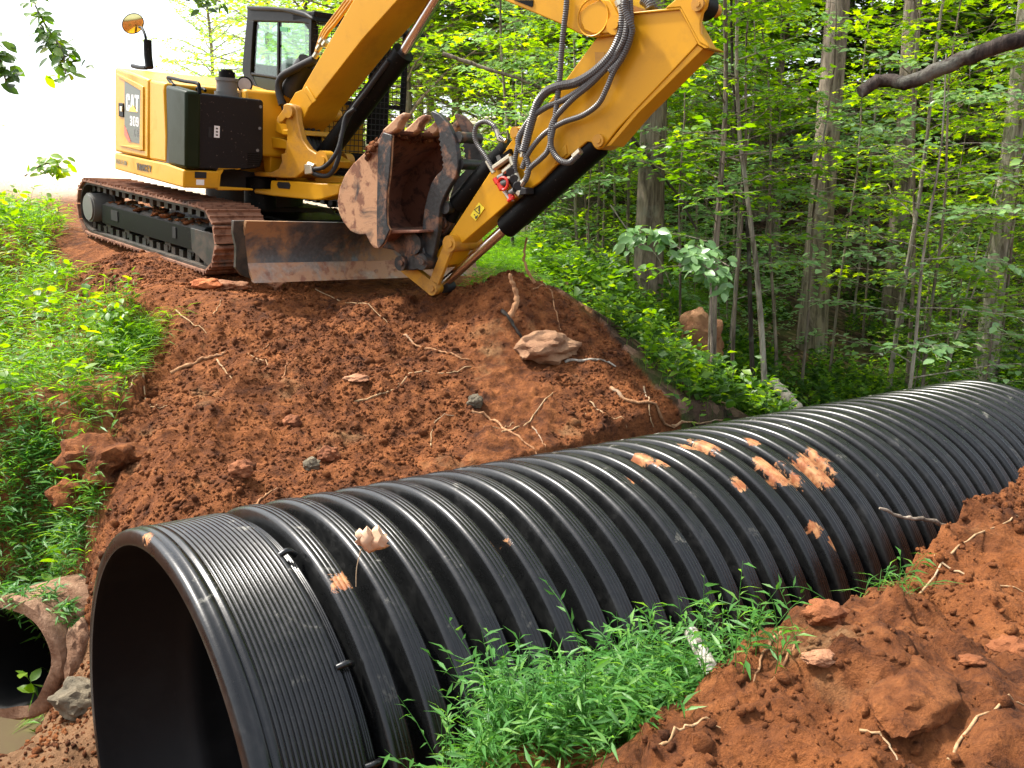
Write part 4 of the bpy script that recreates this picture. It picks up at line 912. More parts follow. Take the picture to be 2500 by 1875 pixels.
shell = zz(z5, (545, 385), (520, 425), (440, 505), (340, 600), (280, 680), (238, 780), (222, 880), (232, 960), (262, 1030), (320, 1100), (372, 1124), (430, 1125), (520, 1110), (604, 1092))
Sp = [onp(q, KB+nB*T0, nB) for q in shell]; cen = sum(Sp)/len(Sp)
Si = [p+unit(cen-p)*.022 for p in Sp]
def sheet(Pl, t0, t1, n=1): m = MB(); m.grid([[p+nB*(t0+(t1-t0)*j/n) for j in range(n+1)] for p in Pl]); return m
nn = len(Sp); m = MB(); w0, w1 = .005, T1-T0-.005
m.add([p+nB*w for w in (w0, w1) for p in Sp+Si[::-1]], [(i, i+1, i+1+2*nn, i+2*nn) for i in range(2*nn-1)]+[(2*nn-1, 0, 2*nn, 4*nn-1)])
E('bucket_shell', m, 'bucket_in', bkt, 50)
lip = [onp(q, KB+nB*T0, nB) for q in zz(z5, (520, 425), (545, 372), (632, 352), (625, 380))]
m = MB().prism([p+nB*.0 for p in lip], [p+nB*(T1-T0) for p in lip]); E('bucket_lip', m, 'bucket_in', bkt, 35, .008)
tooth = [onp(q, KB+nB*T0, nB) for q in zz(z5, (545, 400), (555, 350), (610, 300), (665, 245), (700, 225), (728, 228), (722, 255), (680, 300), (665, 345), (625, 375))]
tc = tooth[5]
m = MB(); R9 = random.Random(8)
for k in range(90):
    if k < 60: p = lip[1]*.5+lip[2]*.5+nB*R9.uniform(.02, T1-T0-.02)+mu*R9.uniform(-.05, .012)+(lip[2]-lip[1])*R9.uniform(-.5, .4)
    else: q = R9.random(); a_ = onp(z5(520, 425), KB+nB*T0, nB); b_ = onp(z5(440, 520), KB+nB*T0, nB); p = a_*(1-q)+b_*q+nB*R9.uniform(-.015, .02)+mu*R9.uniform(-.06, .02)
    m.ico(p, R9.uniform(.012, .034), 1, .5, 1.6, (1, 1, .8), k)
obj('caked_mud', m, M['soil'], bkt, 50)['kind'] = 'stuff'
for k in range(4):
    o_ = k*(T1-T0-.07)/3; m = MB()
    A_ = [p+nB*o_ for p in tooth]; B_ = [p+nB*(o_+.07) for p in tooth]
    for L_ in (A_, B_):
        for j in (3, 4, 5, 6): mid = (A_[j]+B_[j])/2 if False else None
    m.prism(A_, B_); E('bucket_tooth', m, 'steel_clay', bkt, 35, .012)
ear_ = zz(z5, (520, 1175), (600, 1095), (800, 1088), (812, 1130), (845, 1180), (870, 1290), (850, 1370), (780, 1388), (700, 1388), (655, 1355), (652, 1310), (690, 1275), (640, 1240), (560, 1225))
for t0 in (-.05, .245): E('bucket_ear', bslab(ear_, t0, t0+.045), 'steel_dark', bkt, 35, .008)
E('bucket_top', MB().prism(*[[onp(q, KB+nB*T0, nB)+nB*w for q in zz(z5, (430, 1125), (604, 1092), (800, 1092), (806, 1112), (600, 1118), (525, 1180), (490, 1180))] for w in (.03, T1-T0-.03)]), 'bucket_in', bkt, 35, .006)
m = bcyl(z5(682, 1335), -.08, .32, .055); bcyl(z5(682, 1335), -.10, -.09, .022, m); bcyl(z5(838, 1325), -.09, .34, .058, m); bcyl(z5(838, 1325), -.12, -.11, .022, m); bcyl(z5(778, 1192), -.08, .30, .075, m); E('bucket_pin', m, 'steel_dark', bkt, 40)
# --- thumb
thn = [(905, 225), (922, 212), (975, 238), (1030, 300), (1080, 400), (1105, 520), (1110, 620), (1092, 700), (1045, 772), (1005, 850), (978, 920), (968, 1000), (962, 1100), (935, 1250), (905, 1360), (870, 1385), (845, 1300), (845, 1100), (858, 950), (886, 830), (912, 745), (950, 690), (990, 650), (1000, 625), (988, 612), (1003, 596), (990, 575), (996, 555), (982, 538), (992, 518), (975, 500), (985, 482), (968, 462), (980, 442), (962, 424), (975, 404), (965, 350), (935, 285)]
thb = bslab(zz(z5, *thn), -.03, .015)
th_ = E('thumb', thb, 'steel_dark', None, 30, .006)
tf = [onp(z5(*q), KB-nB*.03, nB)+nB*.25 for q in thn]
E('thumb_plate', MB().prism(tf, [p+nB*.045 for p in tf]), 'steel_dark', th_, 30, .006)
m = MB()
for q, r in (((1088, 405), .038), ((1100, 605), .036), ((990, 925), .045)): p = onp(z5(*q), KB-nB*.03, nB); m.cyl(p+nB*.03, p+nB*.26, r, 16)
E('thumb_crossbar', m, 'steel_dark', th_, 40)
m = bslab(zz(z5, (975, 930), (1040, 930), (1070, 970), (1065, 1030), (1030, 1100), (965, 1160), (960, 1050)), .09, .13); bcyl(z5(990, 1040), .06, .16, .04, m); E('thumb_lug', m, 'steel_dark', th_, 30, .005)
c0, c1 = bt(z8(872, 385), .10), bt(z8(418, 880), .10)
m = MB().cyl(c0, c1, .074, 24); m = bslab(zz(z8, (700, 520), (860, 400), (880, 480), (760, 580)), .0, .06, m); tcy = E('thumb_cylinder', m, 'black', None, 40)
E('thumb_cylinder_rod', MB().cyl(c1, bt(z5(1060, 1020), .10), .04, 14), 'black', tcy, 40)
m = bslab(zz(z8, (742, 465), (772, 450), (792, 488), (758, 505)), -.004, .0); E('cylinder_tag', m, 'grey', tcy)
# --- hoses along the stick
def hose(pts, r, f_=z3, t=-.03, rib=True, name='hose', par=None, per=14):
    P_ = catmull([bt(f_(*q[:2]), q[2] if len(q) > 2 else t) for q in pts], per)
    # resample finely to model the wound armour
    D = np.cumsum([0]+[np.linalg.norm(P_[i+1]-P_[i]) for i in range(len(P_)-1)]); st = .0065 if rib else .02
    S = np.arange(0, D[-1], st); A3 = np.array(P_); Q = np.stack([np.interp(S, D, A3[:, j]) for j in range(3)], 1)
    rr = [r*(1.0 if (i % 2) else .86) if rib else r for i in range(len(Q))]
    return E(name, MB().tube(list(Q), rr, 10), 'hose', par or sk_, 30)
M['hose'] = simple('hose_grey_rubber', (.085, .082, .078), .45, .1)
hose([(1395, 0), (1392, 120), (1370, 260), (1300, 400), (1180, 520), (1050, 595), (930, 620), (840, 660), (780, 730), (745, 830), (715, 930), (690, 1030), (672, 1095)], .030)
hose([(1425, 0), (1435, 120), (1425, 260), (1370, 370), (1270, 490), (1150, 610), (1040, 700), (950, 790), (900, 850), (870, 930), (868, 1010), (880, 1080), (930, 1150), (1000, 1170), (1060, 1120), (1080, 1090)], .020)
hose([(1410, 0, -.05), (1418, 150, -.05), (1395, 290, -.05), (1320, 420), (1210, 540), (1090, 640), (960, 720), (840, 770), (740, 840), (670, 930), (635, 1010), (650, 1080), (690, 1130), (710, 1210), (690, 1290), (650, 1330)], .020)
hose([(1440, 0), (1448, 150), (1440, 290), (1380, 420), (1320, 520), (1270, 640), (1210, 750), (1100, 830), (960, 880), (840, 950), (760, 1030), (700, 1120), (660, 1220)], .018)
hose([(985, -60), (980, 60), (960, 220), (945, 400), (935, 560), (915, 720), (900, 850), (880, 960), (850, 1080), (800, 1140), (730, 1200), (690, 1250)], .019)
hose([(1405, -30, -.07), (1400, 60, -.07), (1440, 160, -.06), (1450, 240, -.04), (1380, 420), (1290, 520)], .02)
hose([(540, 1015), (490, 975), (460, 910), (400, 875), (340, 900), (320, 970), (340, 1040), (395, 1120), (430, 1180), (455, 1235)], .017, name='thumb_hose')
hose([(700, 900), (650, 980), (625, 1080), (610, 1180), (615, 1250)], .018)
hose([(1530, 0, .1), (1570, 30, .1), (1590, 70, .1)], .03); hose([(1560, -20, .15), (1600, 40, .15), (1610, 80, .15)], .03)
m = MB()
def fit_(p, q, r, t=-.03, f_=z3): m.cyl(bt(f_(*p), t), bt(f_(*q), t), r, 8)
for p, q, r in [((1362, 0), (1375, 40), .030), ((1372, 40), (1385, 95), .022), ((672, 1095), (665, 1130), .02), ((478, 935), (500, 1005), .018), ((410, 1160), (460, 1245), .017), ((500, 1005), (545, 1015), .015), ((1035, 1130), (1085, 1085), .022), ((460, 1210), (560, 1140), .02), ((580, 1130), (600, 1190), .02), ((560, 1140), (580, 1125), .02), ((620, 1250), (640, 1310), .018), ((650, 1300), (630, 1350), .017), ((680, 1300), (640, 1370), .02), ((600, 1260), (560, 1290), .018), ((640, 1380), (660, 1400), .03), ((590, 1190), (530, 1240), .02)]: fit_(p, q, r)
E('hose_fitting', m, 'fitting', sk_, 40)
m = bslab(zz(z8, (808, 590), (835, 585), (970, 800), (915, 810)), -.03, -.01); m = bslab(zz(z8, (960, 730), (1000, 740), (1005, 790), (940, 800)), -.06, .03, m)
for q in [(870, 600), (900, 660), (930, 720)]: m.cyl(bt(z8(*q), -.06), bt(z8(*q), .03), .03, 10)
mf = E('valve_manifold', m, 'rubber', sk_, 30, .004)
m = MB()
for q, q2, r in [((735, 655), (760, 700), .018), ((775, 700), (800, 750), .022), ((870, 790), (880, 840), .017), ((850, 850), (900, 810), .013)]: m.cyl(bt(z8(*q), -.04), bt(z8(*q2), -.04), r, 12)
m.tube(bring(z8(805, 700), .04, .0, -.05, 16), .010, 6)
E('red_cap', m, 'red', mf, 50)
m = bslab(zz(z8, (740, 690), (760, 680), (880, 850), (862, 855)), -.012, .02); E('valve_plate', m, 'white', mf, 30, .002)
m = MB()
for q, q2 in [((770, 655), (820, 630)), ((800, 700), (850, 680)), ((870, 780), (905, 760))]: m.cyl(bt(z8(*q), -.035), bt(z8(*q2), -.035), .022, 12)
E('coupler', m, 'grey', mf, 40)
# ------------------------------------------------------------------ loose ground things
def proj(P):
    q = P-CAM; x = q[..., 0]; z = q[..., 1]*CT-q[..., 2]*ST; y = -(q[..., 2]*CT+q[..., 1]*ST)
    return CX+FPX*x/z, CY+FPX*y/z, z
def gpt(x, y, dz=0.): return V3(x, y, float(H(np.array([x]), np.array([y]))[0])+dz)
def rotm(n):
    q = rng.normal(size=(n, 4)); q /= np.linalg.norm(q, axis=1)[:, None]; a, b, c, d = q.T
    return np.stack([1-2*(c*c+d*d), 2*(b*c-a*d), 2*(b*d+a*c), 2*(b*c+a*d), 1-2*(b*b+d*d), 2*(c*d-a*b), 2*(b*d-a*c), 2*(c*d+a*b), 1-2*(b*b+c*c)], -1).reshape(n, 3, 3)
def lumps(xy, size, name, mat, sub=1, var=6, sink=.25):
    out_v, out_f, off = [], [], 0
    z = H(xy[:, 0], xy[:, 1]); n = len(xy); R = rotm(n); pick = rng.integers(0, var, n)
    for k in range(var):
        mb = MB().ico((0, 0, 0), 1, sub, .5, 1.6, (1, .85+.3*rng.random(), .7), 40+k); tv = np.array(mb.v); tf = np.array(mb.f); s = np.where(pick == k)[0]
        V = np.einsum('nij,vj->nvi', R[s], tv)*size[s, None, None]+np.stack([xy[s, 0], xy[s, 1], z[s]+size[s]*(.5-sink)], -1)[:, None]
        out_v.append(V.reshape(-1, 3)); out_f.append((tf[None]+np.arange(len(s))[:, None, None]*len(tv)).reshape(-1, 3)+off); off += len(s)*len(tv)
    return link(name, meshnp(name, np.concatenate(out_v), np.concatenate(out_f), mat, None, False), kind='stuff', label='crumbled red clay clods strewn over the dug soil', cat='soil clods')
def samp(n, x0, x1, y0, y1, mask=1, margin=60, f=None):
    xy = np.stack([rng.uniform(x0, x1, n), rng.uniform(y0, y1, n)], -1); m = soilmask(xy[:, 0], xy[:, 1]); k = (m > .5) == bool(mask)
    if f is not None: k &= f(xy)
    xy = xy[k]; z = H(xy[:, 0], xy[:, 1]); u, v, d = proj(np.stack([xy[:, 0], xy[:, 1], z], -1)); k = (d > .3) & (u > -margin) & (u < 2500+margin) & (v < 1875+margin) & (v > 0)
    return xy[k]
def notpipe(xy):
    dx, dy = xy[:, 0]-PC[0], xy[:, 1]-PC[1]; s = dx*PH[0]+dy*PH[1]; lat = dx*PN[0]+dy*PN[1]
    return ~((s > -.1) & (s < PL+.2) & (np.abs(lat) < PR+.05))
def lateral(xy): dx, dy = xy[:, 0]-PC[0], xy[:, 1]-PC[1]; return dx*PH[0]+dy*PH[1], dx*PN[0]+dy*PN[1]
c1 = samp(150000, -4, 3, 1.5, 8, 1, 60, lambda q: notpipe(q) & (vn(q[:, 0]*1.7, q[:, 1]*1.7, None, 5)+rng.random(len(q))*.9 > .15))
sz = np.clip(rng.lognormal(-5.25, .62, len(c1)), .0025, .034)
lumps(c1, sz, 'soil_clods', M['soil'], 1, 8, .35)
def rock(uv, r, mat, label, sq=(1, .8, .6), seed=0, sink=.3, d=None, amp=.3, rz=0., name='rock'):
    p = hit(*uv) if d is None else at(uv[0], uv[1], d)
    if d is None: p = gpt(p[0], p[1])
    o = obj(name, MB().ico((0, 0, 0), r, 4, amp, 1.5, sq, seed), mat, None, 35)
    o.location = Vector((p[0], p[1], p[2]+r*sq[2]*(1-2*sink))); o.rotation_euler[2] = rz
    return setp(o, label, 'rock')
rock((1335, 862), .17, M['rock_tan'], 'largest pale flat rock on the right shoulder of the dirt bank', (1.15, .9, .62), 3, .25, rz=.3)
rock((262, 1150), .24, M['soil'], 'big red clay boulder at the left edge of the dug slope', (.9, .9, .62), 8, .38, amp=.42)
rock((205, 1235), .17, M['soil'], 'red clay boulder with a white scar, just below the bigger one', (1, .8, .6), 12, .3)
rock((712, 1010), .05, M['clod'], 'brown angular stone in the middle of the dirt slope', (1.1, .9, .8), 15, .2)
rock((1160, 1000), .045, M['rock_grey'], 'round grey stone half buried above the pipe', (1, .9, .9), 18, .2)
rock((760, 1130), .045, M['rock_grey'], 'pale tan stone low on the slope just above the pipe', (1, .9, .9), 21, .2)
rock((802, 1105), .055, M['clod'], 'orange clay lump above the pipe beside the pale tan stone', (1.2, .9, .8), 25, .2)
rock((870, 925), .06, M['rock'], 'small flat pinkish stone in the upper middle of the slope', (1.3, 1, .4), 28, .3)
rock((1700, 880), .35, M['rock'], 'orange and grey boulder among the tree stems behind the pipe', (.8, .7, .9), 31, .2)
rock((590, 1170), .06, M['clod'], 'red clod next to the curled root above the first ribs', (1, .9, .8), 33, .15)
rock((2230, 1745), .12, M['soil'], 'large smooth brown rock sunk in the foreground heap', (1.35, .7, .42), 36, .52, amp=.2, rz=.9)
rock((2370, 1640), .025, M['soil_rock'], 'small brown rock at the lower right of the foreground heap', (1.2, .8, .5), 39, .3)
rock((2000, 1680), .035, M['rock'], 'pale angular stone in the middle of the foreground heap', (1.2, .8, .5), 42, .25)
rock((2010, 1545), .05, M['soil_rock'], 'reddish clod jutting from the crest of the foreground heap', (1.1, .9, .7), 45, .2)
rock((2480, 1560), .06, M['soil_rock'], 'brown rock at the right edge of the foreground heap', (1, .9, .6), 47, .35)
rock((560, 715), .10, M['rock'], 'pale lump for the sun patch under the left corner of the blade', (1.4, .9, .5), 50, .2)  # pale colour stands in for sun shining through the gap under the blade
rock((505, 712), .09, M['rock_red'], 'pinkish clay clod in front of the track tip', (1.3, .9, .5), 52, .2)
rock((675, 712), .07, M['rock'], 'pale clod just below the blade edge with sunlight put into its colour', (1.1, .9, .8), 54, .1)  # its pale colour paints the sunlight at the foot of the blade
rock((205, 1600), .17, M['crust'], 'mud crusted stone wedged between old culvert and pipe mouth', (.5, .7, 1.0), 57, .5, 4.3, .25, )
rock((200, 1690), .12, M['rock_grey'], 'grey brown stone at the water beside the pipe mouth', (1, .8, .7), 60, .3)
oc = thing('old_culvert', at(20, 1610, 4.25), 'mud crusted mouth of an old buried culvert left of the new pipe', 'culvert')
od = unit(c2w(.25, -.02, 1)); pr_ = [(0, .235), (0, .285), (.02, .30), (.5, .30), (.9, .28)]
def olathe(pr, nm, mt):
    mb = MB().lathe(at(20, 1610, 4.25), od, pr, 40); mb.v = [tuple(np.array(v)+.02*np.array([vn(v[0]*9, v[2]*9, v[1]*9, 3), vn(v[0]*9, v[2]*9, v[1]*9, 4), vn(v[0]*9, v[2]*9, v[1]*9, 5)])) for v in mb.v]; obj(nm, mb, M[mt], oc, 50, fix=False)
olathe(pr_, 'wall', 'crust'); olathe([(0, .235), (.06, .225), (.5, .22), (.9, .2)], 'inner_wall', 'pipe_in'); olathe([(.85, .21), (.86, .001)], 'shade_cap', 'pipe_in')  # inner wall and end cap near black, shade of the hollow in their colour
def root(pts, r, mat, label, name='root', lift=.0, taper=.5, cat=None, wob=.006, kn=.16):
    P_ = []
    for q in pts:
        if len(q) == 2: p = hit(*q); p = gpt(p[0], p[1], r*.6+lift)
        else: p = at(*q)
        P_.append(p)
    r = r*.68; C_ = catmull(P_, 7)
    if all(len(q) == 2 for q in pts):
        A3 = np.array(C_); hz = H(A3[:, 0], A3[:, 1])+r*.35; hs = hz.copy(); hs[1:-1] = np.maximum(hz[1:-1], (hz[:-2]+hz[2:])/2); A3[:, 2] = hs; C_ = list(A3)
    n = len(C_); C_ = [p+V3(*rng.normal(0, wob*.4, 3)) for p in C_]
    L = V3(*C_[0]); mb = MB().tube([p-L for p in C_], [r*(1-(1-taper)*i/n)*(1+kn*math.sin(i*1.7)) for i in range(n)], 7)
    o = obj(name, mb, M[mat], None, 60); o.location = Vector(L); return setp(o, label, cat or name)
RT = [([(770, 712), (860, 745), (955, 780)], .007, 'root_pale', 'straight pale stick running down from under the blade'),
 ([(430, 760), (470, 790), (505, 808)], .008, 'root_pale', 'short pale twig on the upper left of the slope'),
 ([(520, 765), (533, 745), (543, 735)], .006, 'root_pale', 'tiny pale twig pointing up just below the blade'),
 ([(415, 885), (480, 860), (520, 845), (552, 838)], .022, 'root', 'thickest brown root on the left of the slope'),
 ([(528, 852), (555, 880), (575, 905)], .009, 'root_pale', 'pale curved root hooked below the thick brown root'),
 ([(605, 835), (640, 850), (656, 880)], .007, 'root_pale', 'thin arched root right of the thick brown root'),
 ([(620, 828), (660, 812), (712, 810)], .007, 'root', 'thin brown root lying level in the upper slope'),
 ([(320, 972), (335, 940), (357, 925)], .007, 'root_pale', 'pale wisp of root by the grass tuft'),
 ([(350, 935), (360, 980), (385, 998), (408, 985)], .008, 'root_pale', 'looped white root below the grass tuft'),
 ([(690, 908), (697, 890), (703, 873)], .007, 'root', 'short upright root in the centre of the slope'),
 ([(860, 967), (940, 955), (1010, 922), (1090, 915), (1150, 900)], .010, 'root_pale', 'long pale root lying across the middle of the slope'),
 ([(985, 792), (1030, 825), (1085, 855), (1120, 880), (1145, 888)], .014, 'root', 'long tan root slanting down right of the centre'),
 ([(1150, 1015), (1200, 1020), (1250, 1065), (1310, 1105)], .014, 'root', 'tan root curving down to the pipe below the grey stone'),
 ([(1225, 1062), (1285, 1035), (1350, 975)], .009, 'root_pale', 'straight pale root crossing over a curved tan one'),
 ([(1050, 1070), (1060, 1030), (1110, 1020)], .006, 'root_pale', 'hair thin pale root arching above the pipe'),
 ([(1180, 1048), (1230, 1040), (1255, 1030)], .006, 'root_pale', 'short pale root beside the crossing roots'),
 ([(1298, 1035), (1320, 1070), (1333, 1100)], .007, 'root', 'thin root dropping to the pipe right of the crossing'),
 ([(1490, 950), (1530, 985), (1600, 1000), (1680, 1030)], .020, 'root', 'thick tan root snaking along the right foot of the bank'),
 ([(1570, 945), (1582, 985), (1585, 1010), (1600, 1050)], .009, 'root_pale', 'white forked root hanging at the right foot of the bank'),
 ([(1440, 980), (1480, 1010), (1530, 1045)], .008, 'root_pale', 'pale root near the pipe on the right of the bank'),
 ([(1640, 1020), (1700, 1030), (1780, 1020)], .010, 'root_pale', 'bowed pale root in the grass behind the pipe'),
 ([(1380, 878), (1440, 882), (1505, 890)], .016, 'bark_pale', 'grey peeling stick lying right of the largest rock'),
 ([(1225, 768), (1260, 800), (1290, 835)], .020, 'bark_dark', 'dark rotten stick under the standing root'),
 ([(1245, 772, 6.0), (1262, 735, 6.0), (1255, 700, 6.0), (1243, 668, 6.0)], .034, 'root', 'stout tan root standing upright on the bank crest'),
 ([(1305, 692, 6.3), (1285, 655, 6.3), (1280, 620, 6.3), (1286, 580, 6.3)], .018, 'root', 'thin brown root standing tall behind the stout one'),
 ([(1300, 700), (1340, 700), (1355, 745), (1370, 790)], .009, 'root', 'reddish root draped over the mound at the bank end'),
 ([(620, 1235), (645, 1205), (690, 1190)], .010, 'root', 'curled root just above the first ribs of the pipe'),
 ([(300, 870), (340, 890), (380, 850)], .008, 'root', 'brown root at the edge of the left grass'),
 ([(30, 1400), (100, 1405), (180, 1395)], .010, 'root_pale', 'long pale stalk lying in the weeds left of the pipe mouth'),
 ([(100, 1340), (170, 1325), (240, 1300)], .007, 'root_pale', 'thin pale stalk lying above the pipe mouth'),
 ([(1910, 1560), (1870, 1620), (1840, 1680)], .007, 'root', 'hair root hanging from the crest of the foreground heap'),
 ([(1880, 1690), (1920, 1650), (1950, 1590)], .007, 'root', 'wavy root on the face of the foreground heap'),
 ([(2120, 1440), (2230, 1400), (2360, 1330), (2495, 1285)], .007, 'root_pale', 'long straight pale root crossing the foreground heap'),
 ([(2280, 1350), (2370, 1390), (2500, 1425)], .006, 'root_pale', 'thin pale root bending under the long straight one'),
 ([(2310, 1870), (2400, 1800), (2500, 1745)], .006, 'root_pale', 'thin pale root in the bottom right corner'),
 ([(2100, 1790), (2160, 1820), (2200, 1875)], .005, 'root_pale', 'thread like root lying over the large smooth rock'),
 ([(1610, 1840), (1680, 1800), (1760, 1790)], .006, 'root_pale', 'thread like root at the lower left of the heap'),
 ([(2330, 1290, 3.42), (2260, 1268, 3.4), (2205, 1262, 3.38), (2150, 1240, 3.35)], .014, 'bark', 'broken dark twig poking out over the pipe from the heap')]
for pts, r, mt, lb in RT: root(pts, r, mt, lb, 'twig' if 'twig' in lb or 'stick' in lb else ('stalk' if 'stalk' in lb else 'root'))
# peeled log stub by the pipe
lg = thing('broken_log', at(1740, 1640, 2.25), 'short broken log with peeling white bark leaning out of the weeds at the pipe', 'log')
q0, q1 = at(1752, 1665, 2.22), at(1688, 1545, 2.40)
obj('trunk', MB().tube(catmull([q0+(q0-q1)*.4, q0, (q0+q1)/2, q1], 5), [.024, .023, .022, .021, .022, .023, .022, .022, .021, .02, .021, .02, .019, .019, .018, .02][:16], 12), M['bark_birch'], lg, 50)
q2 = at(2, 3, 1)
wl_ = root([(1885, 935, 8.5), (1915, 962, 8.4), (1955, 1010, 8.3)], .09, 'bark_pale', 'white bleached log lying in the wood just behind the pipe', 'fallen_log', taper=.9, cat='log')
# falling dead leaf
fl = thing('falling_leaf', at(910, 1315, 1.9), 'pale brown curled dead leaf drifting down in front of the pipe ribs', 'leaf')
m = MB(); G = []
for i in range(9):
    row = []
    for j in range(7):
        a = (i/8-.5)*2; b = (j/6-.5)*2; w_ = math.sqrt(max(.02, 1-a*a*.8))
        row.append(at(910, 1315, 1.9)+V3(a*.033+.004*math.sin(j*2.), -.016*math.cos(b*1.3)+.006*math.sin(i*1.9), b*w_*.026*(1+.35*math.sin(i*2.3+1)*(j > 3))+.004*math.sin(i*1.4)))
    G.append(row)
m.grid(G); o = obj('blade', m, M['dry_leaf'], fl, 60, fix=False); md = o.modifiers.new('thick', 'SOLIDIFY'); md.thickness = .0012
obj('stem', MB().tube(catmull([at(882, 1340, 1.9), at(874, 1370, 1.9), at(870, 1395, 1.9), at(869, 1432, 1.9)], 4), .0012, 6), M['root_pale'], fl, 60)
# ------------------------------------------------------------------ weeds and grass
def tubes3(P0, P1, P2, r):   # n curved stems, 3 sided, 4 rings
    n = len(P0); t = np.array([0, .35, .7, 1.])[None, :, None]
    C = (1-t)**2*P0[:, None]+2*t*(1-t)*P1[:, None]+t*t*P2[:, None]
    D = np.array([(1, 0, 0), (-.5, .87, 0), (-.5, -.87, .0)])
    rr = r*np.array([1, .85, .7, .35])
    V = C[:, :, None]+D[None, None]*rr[None, :, None, None]
    b = np.arange(4)[:, None]*3+np.arange(3)[None]
    f = [(b[i, k], b[i, (k+1) % 3], b[i+1, (k+1) % 3], b[i+1, k]) for i in range(3) for k in range(3)]
    return V.reshape(-1, 3), (np.array(f)[None]+np.arange(n)[:, None, None]*12).reshape(-1, 4), C
def join(parts):
    V, Fc, T, o = [], [], [], 0
    for v, f, t in parts: V.append(v); Fc.append(f+o); T.append(t); o += len(v)
    return np.concatenate(V), np.concatenate(Fc), np.concatenate(T)
def weeds(xy, hgt, lsize, nl, tpl=LANCE, lean=.5, stem=.0014, z=None, spread=.4, bias=None):
    n = len(xy); z = H(xy[:, 0], xy[:, 1]) if z is None else z; P0 = np.stack([xy[:, 0], xy[:, 1], z-.01], -1)
    ld = rdir(n, 0, .01)*lean*hgt[:, None]*rng.random((n, 1))
    if bias is not None: ld = ld+np.array(bias)*hgt[:, None]
    P1 = P0+ld*.3+np.array([0, 0, 1])*hgt[:, None]*.6; P2 = P0+ld+np.array([0, 0, 1])*hgt[:, None]
    v, f, C = tubes3(P0, P1, P2, stem); parts = [(v, f, np.full(len(v), .65))]
    pos, dr = [], []
    for k in range(nl):
        t = np.clip(.2+.8*(k+rng.random(n)*.6)/nl, 0, 1)[:, None]
        p = (1-t)**2*P0+2*t*(1-t)*P1+t*t*P2; pos.append(p); d = rdir(n, -.1, .6)+(P2-P1)/hgt[:, None]*.3; dr.append(d)
    pos, dr = np.concatenate(pos), np.concatenate(dr); s = lsize*rng.uniform(.6, 1.25, len(pos))
    v, f, t = scatter(tpl, pos, dr, upn(len(pos), spread), s); parts.append((v, f, t))
    return join(parts)
def mkstuff(name, parts, mat, label, cat, kind='stuff'):
    V, Fc, T = join(parts); return link(name, meshnp(name, V, Fc, mat, {'tint': T}), kind=kind, label=label, cat=cat)
# left bank
f1 = lambda q: (q[:, 0] < .2)
lb_ = samp(14000, -7, -.6, 3.2, 10.5, 0, 200, lambda q: q[:, 0] < -.25*q[:, 1]+.2)
u_, v_, d_ = proj(np.stack([lb_[:, 0], lb_[:, 1], H(lb_[:, 0], lb_[:, 1])], -1)); lb_ = lb_[(u_ < 520)]
lb_ = lb_[vn(lb_[:, 0]*1.9, lb_[:, 1]*1.9, None, 4) > -.45]
pw = []
k = rng.random(len(lb_)) < .6
pw.append(weeds(lb_[k], rng.uniform(.08, .34, k.sum()), .085, 9))
k2 = rng.random(len(lb_)) < .30
pw.append(weeds(lb_[k2], rng.uniform(.05, .22, k2.sum()), .16, 6, BLADE, .9, .001))
mkstuff('bank_grass', pw, M['grass'], 'tall bright green grass and weeds covering the left bank', 'grass')
# broad leaved plants amid the left bank (vines and seedlings)
k3 = lb_[rng.random(len(lb_)) < .045]
mkstuff('broadleaf_weeds', [weeds(k3, rng.uniform(.15, .42, len(k3)), .085, 7, BIG, .5, .002, spread=.5)], M['leaf'], 'low broad leaved seedlings and vines among the grass of the left bank', 'weeds')
# tuft hanging over the hollow
def clump(uvs, n, rad, hg, ls, nl, tpl=LANCE, lean=.6, d=None, bias=None, stem=.0014):
    xs, zs = [], []
    for q in uvs:
        p = hit(*q[:2]) if len(q) == 2 else at(*q)
        a = rng.normal(0, rad, (n, 2)); xs.append(a+p[:2]); zs.append(np.full(n, p[2]) if len(q) == 3 else None)
    xy = np.concatenate(xs); s_, l_ = lateral(xy); xy = xy[(s_ < -.1) | (np.abs(l_) > .9)]; z = H(xy[:, 0], xy[:, 1])
    return weeds(xy, rng.uniform(hg[0], hg[1], len(xy)), ls, nl, tpl, lean, stem, z, bias=bias)
HW = [(rng.uniform(-20, 190), 0) for _ in range(130)]; HW = [(u, 1475+.0018*(u-20)**2+rng.normal(0, 14)) for u, _ in HW]
mkstuff('hollow_weeds', [weeds(np.array([at(u, v, 4.35)[:2] for u, v in HW]), rng.uniform(.05, .2, len(HW)), .07, 8, LANCE, .9, z=np.array([at(u, v, 4.35)[2] for u, v in HW]), bias=(.1, -.35, -.55)), clump([(20, 1230), (80, 1260), (130, 1300), (60, 1330), (20, 1400), (90, 1420), (150, 1440), (180, 1380), (40, 1440), (110, 1450)], 45, .10, (.08, .26), .07, 8, LANCE, .9), clump([(120, 1180), (170, 1240), (60, 1150), (200, 1330)], 30, .08, (.05, .16), .06, 7)], M['grass_blue'], 'weeds hanging over the dark hollow at the left of the pipe mouth', 'weeds')
# turf flaps along the dug edge
mkstuff('turf_tuft', [clump([(300, 830), (330, 870), (350, 850), (280, 880)], 90, .07, (.06, .16), .12, 5, BLADE, 1.2), clump([(300, 900), (330, 850)], 60, .08, (.05, .12), .06, 6)], M['grass'], 'torn turf tuft sliding down at the left edge of the dug slope', 'grass tuft')
